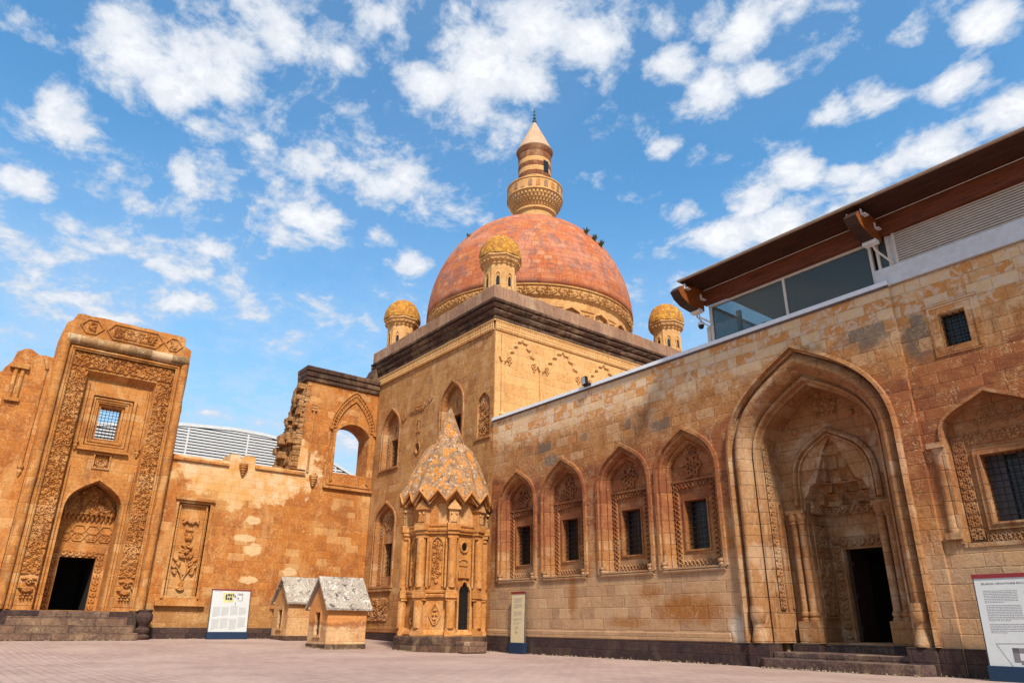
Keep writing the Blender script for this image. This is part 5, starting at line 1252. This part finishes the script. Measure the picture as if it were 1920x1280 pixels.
    dr.tube([fn(-.2, 3.45, -.02), fn(-.1, 3.52, -.02), fn(.1, 3.52, -.02), fn(.2, 3.45, -.02)], .025, 5); dr.tube([fn(-.2, 3.28, -.02), fn(.2, 3.28, -.02)], .02, 5)
    Dd = dr.build('door_frame', 'kumbet', T)
    d2 = MB(); d2.prism(oo, fn, -.012, .0); d2.build('door_opening', 'pane', Dd)
    g = MB()
    for i in range(1, 5): g.tube([fn(-.27+.108*i, .66, -.05), fn(-.27+.108*i, 2.45, -.05)], .009, 5)
    for z in (1.1, 1.6, 2.35): g.tube([fn(-.26, z, -.055), fn(.26, z, -.055)], .010, 5)
    g.build('door_grille', 'iron_blue', Dd)
    ow = MB(); ow.prism([(.15*math.cos(a), 4.02+.19*math.sin(a)) for a in np.linspace(0, 2*pi, 18, endpoint=False)], fn, -.015, 0); ow.build('round_window', 'pane', T)
    stp = MB(); stp.box(K[0]+1.83, K[0]+2.45, K[1]-.55, K[1]+.55, .02, .42); stp.build('door_step', 'step', T, bevel=.04)
    # zigzag eave and roof
    n = 32; ring = []; 
    for i in range(n):
        th = i*2*pi/n; peak = i % 2 == 0; pan = (i % 4 == 0); r = 1.86 if i % 4 != 2 else 2.02
        if i % 2: r = 1.98
        ring.append((r, th, 6.25 if peak else 5.80))
    E_ = [(K[0]+r*math.cos(t), K[1]+r*math.sin(t), z) for r, t, z in ring]
    sk = MB(); sk.loft([[(K[0]+1.50*math.cos(t), K[1]+1.50*math.sin(t), 5.9) for r, t, z in ring], [(K[0]+(r-.14)*math.cos(t), K[1]+(r-.14)*math.sin(t), z-.10) for r, t, z in ring]], True)
    sk.loft([[(K[0]+1.50*math.cos(t), K[1]+1.50*math.sin(t), 4.92) for r, t, z in ring], [(K[0]+1.50*math.cos(t), K[1]+1.50*math.sin(t), 5.95) for r, t, z in ring]], True)
    ez = MB(); ez.tube(E_+[E_[0]], .075, 6, False); ez.tube([(K[0]+(r-.13)*math.cos(t), K[1]+(r-.13)*math.sin(t), z-.10) for r, t, z in ring]+[(K[0]+(ring[0][0]-.13), K[1], ring[0][2]-.10)], .06, 6, False)
    sk.build('eave_soffit', 'kumbet', T); ez.build('zigzag_eave', 'kumbet', T)
    rf = MB(); gr = random.Random(11); nn = 64; prof = [(1.74, 6.70), (1.58, 7.05), (1.46, 7.42), (1.30, 7.80), (1.10, 8.18), (.94, 8.42), (.82, 8.50), (.70, 8.53), (.64, 8.75), (.48, 9.15), (.33, 9.55), (.18, 9.95), (.05, 10.28), (.005, 10.34)]
    loops = []
    e0 = []
    for i in range(nn):
        th = i*2*pi/nn; f = (i/2) % 1; a, b_ = ring[int(i/2) % 32], ring[(int(i/2)+1) % 32]
        e0.append((a[0]*(1-f)+b_[0]*f+.03, th, a[2]*(1-f)+b_[2]*f+.03))
    loops.append([(K[0]+r*math.cos(t), K[1]+r*math.sin(t), z) for r, t, z in e0])
    for r, z in prof:
        loops.append([(K[0]+(r*gr.uniform(.975, 1.025)*(1+.045*math.cos(16*i*2*pi/nn)*min(1, max(0, (r-.5)/.9))))*math.cos(i*2*pi/nn), K[1]+r*(1+.045*math.cos(16*i*2*pi/nn)*min(1, max(0, (r-.5)/.9)))*gr.uniform(.975, 1.025)*math.sin(i*2*pi/nn), z+gr.uniform(-.02, .02)) for i in range(nn)])
    rf.loft(loops, True); rf.build('conical_roof', 'lichen_roof', T, smooth=True, angle=35)
tomb()

# ------------------------------------------------------------------ two gabled stone hoods over stairs
def hoods():
    for i, (x0, x1, y0, y1, zb, zw, zr, lab) in enumerate([(-29.50, -27.72, 12.72, 14.40, .06, 1.68, 2.72, 'nearer gabled stone hood beside the octagonal tomb, rust stain under its white roof'),
                                                   (-36.6, -34.75, 13.9, 16.6, .26, 2.04, 3.06, 'farther plain gabled stone hood behind the rust stained one')]):
        T = thing('stone_hood', lab, 'stone hood', ((x0+x1)/2, (y0+y1)/2, zb), group='gabled stone hoods in the yard'); xc = (x0+x1)/2
        F = FA(y0); ow = .21; oz = (zb+.55, zb+1.38)
        w = MB(); gable = [(x0, zb+.22), (x1, zb+.22), (x1, zw), (xc, zr-.12), (x0, zw)]
        w.prism(gable, F, .10, y1-y0, cap0=False)
        w.prism(gable, F, 0, .10, cap1=False, holes=[rect(xc-ow, xc+ow, *oz)])
        w.prism(rect(x1-.001, x1, 0, 0) if 0 else rect(xc-ow-.12, xc+ow+.12, oz[0]-.10, oz[0]), F, -.05, 0)
        frame_rect(w, F, xc-ow-.10, xc+ow+.10, oz[0], oz[1]+.10, .09, -.03, -.001, False)
        w.build('wall', 'hood_wall_stain' if i == 0 else 'hood_wall', T)
        b = MB(); b.box(x0-.03, x1+.04, y0-.04, y1+.04, zb-.25, zb+.22); b.build('dark_base', 'basalt', T, bevel=.02)
        ov = .16; s_ = (zr-zw)/(xc-x0); r = MB(); t = .09
        zl = zw-ov*s_+.02
        for sg in (-1, 1):
            xe = xc+sg*((x1-x0)/2+ov); o = [(xe, zl), (xc, zr), (xc, zr+t*1.3), (xe-sg*-.02, zl+t)]
            r.prism(o, F, -ov, y1-y0+ov)
        r.build('roof', 'white_roof', T, bevel=.012)
        e = MB(); e.box(x1+.001, x1+.08, y0-.05, y1+.05, zw-.12, zw-.02); e.box(x0-.08, x0-.001, y0-.05, y1+.05, zw-.12, zw-.02); e.build('eave_moulding', 'hood_wall', T)
        p = MB(); p.prism(rect(xc-ow, xc+ow, *oz), F, .10, .14); p.build('dark_slot', 'pane', T)
        g = MB()
        for k in (1, 2): g.tube([F(xc-ow+2*ow*k/3, oz[0], .05), F(xc-ow+2*ow*k/3, oz[1], .05)], .012, 5)
        for k in (1, 2, 3): g.tube([F(xc-ow, oz[0]+(oz[1]-oz[0])*k/4, .055), F(xc+ow, oz[0]+(oz[1]-oz[0])*k/4, .055)], .010, 5)
        g.build('grille', 'iron', T)
def m_hood(t, pos, c, rnd, med, big, fine):
    x, y, z = t.sep(pos); zz = t.m('ADD', z, t.m('MULTIPLY', t.m('SUBTRACT', t.noise(pos, 1.4, 4, .6), .5), .7))
    c = t.mix(t.m('MULTIPLY', t.ss(zz, .95, 1.12), .85), c, t.mix(med, (.50, .15, .03), (.52, .23, .06)))
    return t.mix(t.m('MULTIPLY', t.m('MULTIPLY', t.ss(zz, .86, 1.0), t.ss(zz, 1.16, 1.02)), .75), c, (.24, .06, .012))
MAT['hood_wall_stain'] = stone('hood_wall_stained', (.68, .50, .32), (.62, .42, .25), (.58, .34, .17), pale=(.78, .62, .46), bh=.42, bw=.55, joint=.2, chips=.3, masks=m_hood, var=.4, tint=(.94, .80, .76))
hoods()

# ------------------------------------------------------------------ information boards
def text_lines(mb, P, u0, u1, v1, n, pitch, h, g, bold=0):
    """rows of print: runs of word-like bars, as small as print is at this distance"""
    for i in range(n):
        v = v1-i*pitch; u = u0; end = u1 if i < n-1 else u0+(u1-u0)*g.uniform(.4, .8)
        while u < end-.01:
            w = g.uniform(.02, .065); mb.add([P(u, v), P(min(u+w, end), v), P(min(u+w, end), v+h), P(u, v+h)], [(0, 1, 2, 3)]); u += w+.011
def text_obj(s, name, P, u, v, size, mat, parent):
    cu = bpy.data.curves.new(name, 'FONT'); cu.body = s; cu.size = size; cu.extrude = .0008
    o = bpy.data.objects.new(name, cu); COL.objects.link(o)
    a = Vector(P(u, v)); bx = (Vector(P(u+1, v))-a).normalized(); by = (Vector(P(u, v+1))-a).normalized(); bz = bx.cross(by)
    m = Matrix((bx, by, bz)).transposed().to_4x4(); m.translation = a
    o.data.materials.append(MAT[mat]); dg = bpy.context.evaluated_depsgraph_get(); me = bpy.data.meshes.new_from_object(o.evaluated_get(dg))
    bpy.data.objects.remove(o); off = wl(parent); me.transform(Matrix.Translation(-off) @ m)
    q = bpy.data.objects.new(name, me); COL.objects.link(q); q.parent = parent; return q
def board(T, P3, w, z0, h, face, foot, head, t=.07):
    """P3(u,v,d): u along the board, v up, d outwards"""
    fr = MB(); 
    def bx(u0, u1, v0, v1, d0, d1, m): m.add([P3(u, v, d) for d in (d0, d1) for u, v in rect(u0, u1, v0, v1)], [(3,2,1,0), (4,5,6,7), (0,1,5,4), (1,2,6,5), (2,3,7,6), (3,0,4,7)])
    bx(-.03, w+.03, z0+foot, z0+h-.0, -t, -.004, fr); fr.build('board_back', 'board_frame', T)
    f = MB(); bx(0, w, z0+foot, z0+h-head, -.003, .012, f); F = f.build('panel', face, T)
    r = MB(); bx(-.035, w+.035, z0+h-head, z0+h, -.002, .03, r); r.build('header_strip', 'board_red', T)
    b = MB(); bx(-.05, w+.05, z0, z0+foot, -t-.05, .06, b); b.build('base', 'board_blue', T, bevel=.008)
    return F
def boards():
    g = random.Random(21)
    # 1: large white board against the yard wall
    z0 = .31; w = 1.78
    T = thing('info_board', 'wide white information board with plan drawing against the sunlit orange wall', 'sign', (-36.5, 11.7, z0), group='information boards')
    P3 = lambda u, v, d: (-36.45+d-(v-z0)*.10, 10.85+u+(v-z0)*.0, v)
    F = board(T, P3, w, z0, 2.22, 'board_white', .32, .055); P = lambda u, v: P3(u, v, .0135)
    ink = MB()
    for k, u in enumerate((.10, .50, .92, 1.32)):
        n0 = [11, 10, 11, 9][k]; text_lines(ink, P, u, u+.34, 1.70-[0, 0, -.06, .0][k], n0, .040, .014, g); text_lines(ink, P, u, u+.34, 1.70-n0*.04-.09, 12, .040, .014, g)
    text_lines(ink, P, .10, .75, 2.42, 1, .03, .018, g)
    ink.build('printed_text', 'ink_soft', F)
    pl = MB(); pol = [(.48, 2.36), (1.02, 2.38), (1.02, 1.95), (.55, 1.93)]; pl.add([P3(u, v, .0130) for u, v in pol], [(0, 1, 2, 3)]); pl.build('plan_ground', 'ink_olive', F)
    pd = MB()
    def q(u0, u1, v0, v1, d=.0145): pd.add([P3(u, v, d) for u, v in rect(u0, u1, v0, v1)], [(0, 1, 2, 3)])
    for a in ((.62, .70, 2.04, 2.30), (.72, .84, 2.22, 2.32), (.86, .93, 2.20, 2.32), (.72, .80, 2.05, 2.16), (.82, .94, 2.04, 2.17), (.96, 1.02, 2.22, 2.33), (1.04, 1.10, 2.16, 2.26), (1.18, 1.42, 2.32, 2.345), (1.20, 1.40, 2.27, 2.29), (1.42, 1.44, 2.02, 2.345), (1.22, 1.42, 2.01, 2.03), (1.16, 1.175, 2.06, 2.2), (1.20, 1.26, 2.10, 2.15), (1.10, 1.125, 1.80, 1.94)): q(*a)
    pd.build('plan_drawing', 'ink_dark', F)
    # 2: narrow cream board
    T = thing('info_board', 'narrow cream information board standing right of the octagonal tomb', 'sign', (-23.2, 18.65, 0), group='information boards')
    P3 = lambda u, v, d: (-23.62+u, 18.62-d+v*.03, v); F = board(T, P3, .80, 0, 2.28, 'board_cream', .40, .08); P = lambda u, v: P3(u, v, .0135)
    ink = MB(); ink_z = [(.14, .66, 2.02, 5), (.14, .66, 1.80, 5), (.14, .66, 1.52, 5), (.14, .66, 1.26, 3), (.16, .64, 1.11, 2)]
    for u0, u1, v, n in ink_z: text_lines(ink, P, u0, u1, v, n, .038, .014, g)
    for v in (.96, .92, .88, .80, .76, .72): text_lines(ink, P, .26, .54, v, 1, .03, .018, g)
    ink.build('printed_text', 'ink_soft', F)
    # 3: big board at the right edge
    T = thing('info_board', 'large grey white information board with red top edge at the far right wall', 'sign', (-5.7, 18.3, 0), group='information boards')
    P3 = lambda u, v, d: (-6.62+u, 18.32-d+(v-.3)*.06, v); F = board(T, P3, 2.0, 0, 2.16, 'board_white', .30, .085); P = lambda u, v: P3(u, v, .0135)
    text_obj('SELAMLIK CEMAATHANE B\u00d6L\u00dcM\u00dc - SELAMLIK CEMAATHANE', 'title_text', P, .13, 1.935, .060, 'ink_dark', F)
    ink = MB()
    for u0, u1, v, n in ((.14, .80, 1.80, 8), (.15, .82, 1.50, 10), (.15, .82, 1.12, 6), (.92, 1.6, 1.77, 9), (.92, 1.6, 1.42, 12), (1.0, 1.6, .96, 5), (1.68, 1.95, 1.77, 9)): text_lines(ink, P, u0, u1, v, n, .034, .012, g)
    ink.build('printed_text', 'ink', F)
    pd = MB()
    for a in ((.48, .82, .56, .66), (.48, .60, .38, .66), (.60, .80, .34, .42), (.88, .98, .58, .70), (1.02, 1.10, .60, .70), (.94, 1.14, .40, .48), (1.2, 1.5, .60, .63), (1.48, 1.51, .36, .63)): pd.add([P3(u, v, .0140) for u, v in rect(*a)], [(0, 1, 2, 3)])
    o = [(.20, .74), (1.62, .76), (1.55, .30), (.46, .26), (.20, .74)]; pd.tube([P3(u, v, .014) for u, v in o], .004, 4); pd.build('plan_drawing', 'ink', F)
boards()

# ------------------------------------------------------------------ modern glazed timber roof above the wing
def pavilion():
    T = thing('rooftop_pavilion', 'modern glass and timber rooftop pavilion with overhanging dark eave above the wing', 'pavilion', (-8, 22, 9.93))
    X0, X1 = -13.15, 3.0; YG = 19.02
    # white frame of the glazing
    f = MB(); z0, z1 = 9.935, 11.30
    f.box(X0-.06, X0+.05, YG-.04, YG+.06, z0, z1); f.box(X0-.06, -7.5, YG-.05, YG+.06, z1-.07, z1); f.box(X0+.05, -7.95, YG-.05, YG+.06, z0, z0+.04)
    for x in (-10.38, -7.66): f.box(x-.04, x+.04, YG-.05, YG+.06, z0+.04, z1-.07)
    f.box(-7.50, -7.42, YG-.05, YG+.06, z0+.2, z1-.07); f.box(-7.20, -7.10, YG-.05, YG+.06, z0+.2, z1)
    f.box(X0-.20, X0-.07, YG-.06, YG+.05, z0, z0+.62)
    for y in (20.6, 22.2, 23.8): f.box(X0-.07, X0+.07, y, y+.15, z0, z1+.3)
    f.box(X0-.05, X0+.04, YG+.06, 25.5, z1-.06, z1+.02); f.box(X0-.05, X0+.04, YG+.06, 25.5, z0, z0+.08)
    f.build('window_frame', 'cream_metal', T)
    g = MB(); g.box(X0+.05, -10.42, YG, YG+.012, z0+.04, z1-.07); g.box(-10.34, -7.70, YG, YG+.012, z0+.04, z1-.07); g.box(-7.42, -7.2, YG, YG+.012, z0+.04, z1-.07)
    for y in (YG+.07, 20.7, 22.3, 23.9): g.box(X0-.006, X0+.006, y, min(y+1.5, 25.4), z0+.09, z1-.07)
    g.build('glass', 'glass', T)
    # inside: ceiling and a few frames seen through the glass
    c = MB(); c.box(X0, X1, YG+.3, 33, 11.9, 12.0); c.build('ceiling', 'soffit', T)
    i_ = MB()
    for k in range(5): x = -12.3+k*1.05; i_.box(x, x+.07, 24.0, 24.07, z0, 11.35)
    i_.box(-12.3, -8.0, 24.0, 24.07, 11.35, 11.43); i_.box(-12.3, -8.0, 24.0, 24.07, 10.5, 10.55); i_.build('inner_screen', 'cream_metal', T)
    bkw = MB(); bkw.box(-7.6, X1, 24.0, 24.1, z0, 11.9); bkw.box(X0+1, -7.6, 32.6, 32.7, z0, 11.2); bkw.build('inner_wall', 'board_frame', T)
    fl = MB(); fl.box(X0, X1, YG+.1, 33, 9.86, 9.90); fl.build('floor', 'board_frame', T)
    # grey solid upstand and louvres to the right
    w = MB(); w.box(-7.62, X1, YG-.10, YG+.10, 9.825, 10.36); w.build('upstand', 'grey_panel', T)
    lv = MB(); n = 13
    for k in range(n):
        z = 10.385+k*(.94/n); lv.box(-6.925, X1, YG-.07, YG+.03, z, z+.036)
    lv.build('louvre_blades', 'louvre', T)
    lf = MB(); lf.box(-7.0, -6.93, YG-.08, YG+.05, 10.36, 11.36); lf.box(-6.93, X1, YG-.08, YG+.05, 11.34, 11.38)
    for x in (-5.3, -3.6, -1.9): lf.box(x, x+.04, YG+.04, YG+.08, 10.36, 11.34)
    lf.build('louvre_frame', 'cream_metal', T); lb = MB(); lb.box(-6.93, X1, YG+.09, YG+.12, 10.37, 11.34); lb.build('louvre_backing', 'board_frame', T)
    gp = MB(); gp.box(-7.10, -7.01, YG-.02, YG+.04, 10.36, 11.3); gp.build('grey_infill', 'grey_panel', T)
    # timber: long glulam beam, cross beam ends, boarded soffit, thin roof edge
    b = MB(); b.box(X0-.12, X1, 18.80, YG-.06, 11.305, 11.80); b.build('eave_beam', 'glulam', T)
    for x in (-13.42, -7.42):
        cb = MB(); o = [(17.62, 11.68), (17.45, 11.50), (17.62, 11.28), (17.95, 11.12), (18.4, 11.06), (18.79, 11.08), (18.79, 11.80), (18.45, 11.86), (17.9, 11.80)]
        if x > -10: o = [(a+.12, z+.02) for a, z in o]
        cb.prism(o, lambda u, v, d: (x+.17-d, u, v), 0, .34); Cb = cb.build('cross_beam', 'glulam_lit', T)
        un = MB(); lo = [(o[1][0], o[1][1]-.006), (o[2][0], o[2][1]-.006), (o[3][0], o[3][1]-.006), (o[4][0], o[4][1]-.006), (o[5][0], o[5][1]-.006)]
        un.loft([[(x-.175, a-.01, z) for a, z in [(o[0][0], o[0][1])]+lo], [(x+.175, a-.01, z) for a, z in [(o[0][0], o[0][1])]+lo]]); 
        un.build('beam_end_cladding', 'darkwood', Cb)
        mt = MB(); mt.box(x+.171, x+.185, o[0][0]+.14, o[0][0]+.24, o[0][1]-.06, o[0][1]+.12); mt.box(x+.171, x+.30, o[0][0]+.14, o[0][0]+.36, o[0][1]-.07, o[0][1]-.05)
        mt.box(x+.171, x+.185, 18.60, 18.70, 11.48, 11.66); mt.box(x+.171, x+.28, 18.60, 18.82, 11.46, 11.48); mt.box(x-.18, x+.19, 18.45, 18.68, 10.99, 11.10)
        mt.box(x-.20, x-.18, o[0][0]+.1, o[0][0]+.22, o[0][1]-.2, o[0][1]+.1)
        mt.build('metal_bracket', 'white_metal', Cb)
        br = MB(); br.tube([(x+.02, 18.62, 11.05), (x+.05, 18.66, 10.85), (x+.35, 18.95, 10.40 if x > -10 else 10.6)], .03, 8)
        br.build('steel_strut', 'cream_metal', T)
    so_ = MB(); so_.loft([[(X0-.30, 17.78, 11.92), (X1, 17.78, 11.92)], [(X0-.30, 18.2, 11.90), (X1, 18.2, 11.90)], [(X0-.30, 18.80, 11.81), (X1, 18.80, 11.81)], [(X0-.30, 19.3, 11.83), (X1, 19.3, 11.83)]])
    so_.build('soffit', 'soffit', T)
    rf = MB(); pr = [(17.70, 11.93), (17.68, 11.97), (17.75, 12.02), (18.6, 12.22), (20, 12.5), (23, 12.9), (27, 12.9), (33, 12.2), (33, 12.0), (27, 12.6), (20, 12.2), (17.9, 11.93)]
    rf.prism(pr, lambda u, v, d: (X0-.32+d, u, v), 0, X1-X0+.32); rf.build('roof', 'roof_metal', T)
    tb = MB(); tb.tube([(X0-.05, 18.76, 11.83), (X1, 18.76, 11.83)], .022, 6); tb.build('cable_conduit', 'cream_metal', T)
MAT['louvre'] = plain('louvre_aluminium', (.50, .44, .37), .45, 0, .05)
MAT['roof_metal'] = plain('roof_edge_metal', (.42, .33, .25), .45, .1, .08)
pavilion()

def far_roof():
    T = thing('louvred_roof', 'white louvred modern roof with curved top beyond the orange courtyard wall', 'roof', (-50.5, 18, 0))
    X = -50.0; B = FB(X)
    ys = [2, 8, 11.1, 14.6, 16.9, 19.3, 22.3, 24.5]; zs = [12.0, 12.85, 13.45, 13.70, 13.65, 13.35, 12.3, 11.4]
    top = lambda y: float(np.interp(y, ys, zs))
    m = MB(); yy = np.linspace(2, 24.4, 80)
    m.prism([(2, 8.5), (24.4, 8.5)]+[(y, top(y)-.15) for y in yy[::-1]], B, .15, 5); m.build('wall', 'grey_shade', T)
    l = MB(); n = 26
    for k in range(n):
        z = 8.6+k*.20; ok = [y for y in yy if top(y)-.12 > z+.05]
        if not ok: continue
        l.box(X-.10, X+.05, ok[0], ok[-1], z, z+.115)
    l.build('louvre_blades', 'dull_white', T)
    p = MB()
    for y in (2.1, 5.2, 8.1, 11.6, 15.6, 19.8, 22.4, 24.2): p.prism(rect(y-.05, y+.05, 8.5, top(y)-.08), B, -.06, .1)
    p.loft([[B(y, top(y)-.14, -.10) for y in yy], [B(y, top(y)+.08, -.10) for y in yy], [B(y, top(y)+.10, .6) for y in yy], [B(y, top(y), 5) for y in yy]]); p.build('curved_edge', 'dull_white', T)
MAT['grey_shade'] = plain('louvre_void', (.22, .24, .27), .8)
far_roof()

def small_things():
    T = thing('security_camera', 'small black dome security camera hanging under the timber eave by the glass', 'camera', (-13.45, 18.8, 10.7))
    m = MB(); m.lathe([(.0, -.14), (.06, -.12), (.095, -.06), (.10, 0)], (-13.42, 18.75, 10.60), 16); m.build('lens_dome', 'black', T, smooth=True)
    m = MB(); m.lathe([(.105, 0), (.11, .05), (.09, .10), (.04, .13), (0, .13)], (-13.42, 18.75, 10.60), 16); m.build('housing', 'white_metal', T, smooth=True, angle=40)
    m = MB(); m.tube([(-13.42, 18.75, 10.73), (-13.44, 18.75, 10.80), (-13.30, 18.85, 10.62), (-13.20, 18.95, 10.55)], .022, 7); m.tube([(-13.55, 18.72, 11.10), (-13.53, 18.72, 10.95), (-13.40, 18.75, 10.76)], .028, 7); m.build('mounting_arm', 'cream_metal', T)
    T = thing('floodlight', 'small black square floodlight clamped on the white wall coping', 'floodlight', (-19.1, 18.75, 9.95))
    m = MB(); a = [(-19.28, 18.70, 9.92), (-18.98, 18.64, 9.92), (-18.98, 18.60, 10.24), (-19.28, 18.66, 10.24)]; b = [(x+.03, y+.12, z) for x, y, z in a]
    m.add(a+b, [(0, 1, 2, 3), (7, 6, 5, 4), (0, 4, 5, 1), (1, 5, 6, 2), (2, 6, 7, 3), (3, 7, 4, 0)]); m.build('housing', 'black', T, bevel=.01)
    g = MB(); g.add([(-19.25, 18.686, 9.95), (-19.01, 18.638, 9.95), (-19.01, 18.606, 10.21), (-19.25, 18.654, 10.21)], [(0, 1, 2, 3)]); g.build('lamp_glass', 'grey_panel', T)
    k = MB(); k.tube([(-19.1, 18.80, 10.05), (-18.9, 18.82, 9.95), (-18.85, 18.82, 9.90)], .02, 6); k.box(-19.2, -18.85, 18.72, 18.84, 9.86, 9.92); k.build('bracket', 'black', T)
small_things()

def foot_weeds():
    g = random.Random(77); m = MB(); lines = [((-25.2, 18.78), (-13.0, 18.78), 150), ((-12.3, 18.22), (-8.0, 18.2), 90), ((-36.78, 8.3), (-36.78, 18.6), 120), ((-35.5, 1.2), (-35.5, 7.6), 80),
             ((-29.55, 12.6), (-27.6, 12.6), 50), ((-27.6, 12.6), (-27.6, 14.5), 60), ((-24.35, 16.3), (-24.4, 18.2), 40), ((-27.6, 15.4), (-25.4, 15.3), 40), ((-7.8, 18.8), (-3, 18.8), 60)]
    for a, b, n in lines:
        for i in range(n):
            t = g.random(); x = a[0]+(b[0]-a[0])*t+g.uniform(-.06, .06); y = a[1]+(b[1]-a[1])*t+g.uniform(-.06, .06); z = gz(x)
            if g.random() < .45 and math.sin(x*3.1+y*2.3) > -.2:
                for k in range(4):
                    an = g.uniform(0, 6.28); h = g.uniform(.03, .12); dx, dy = math.cos(an), math.sin(an); m.add([(x-dy*.006, y+dx*.006, z), (x+dy*.006, y-dx*.006, z), (x+dx*h*.6, y+dy*h*.6, z+h)], [(0, 1, 2)])
            else:
                r = g.uniform(.012, .04); m.ball((x, y, z+r*.4), r, 6, (1, 1, .7))
    m.build('wall_foot_grit', 'grit', label='dry weeds and grit gathered along the foot of the walls', cat='ground cover', kind='stuff')
MAT['grit'] = plain('dry_grit', (.30, .22, .13), .9, 0, .35, 30)
foot_weeds()
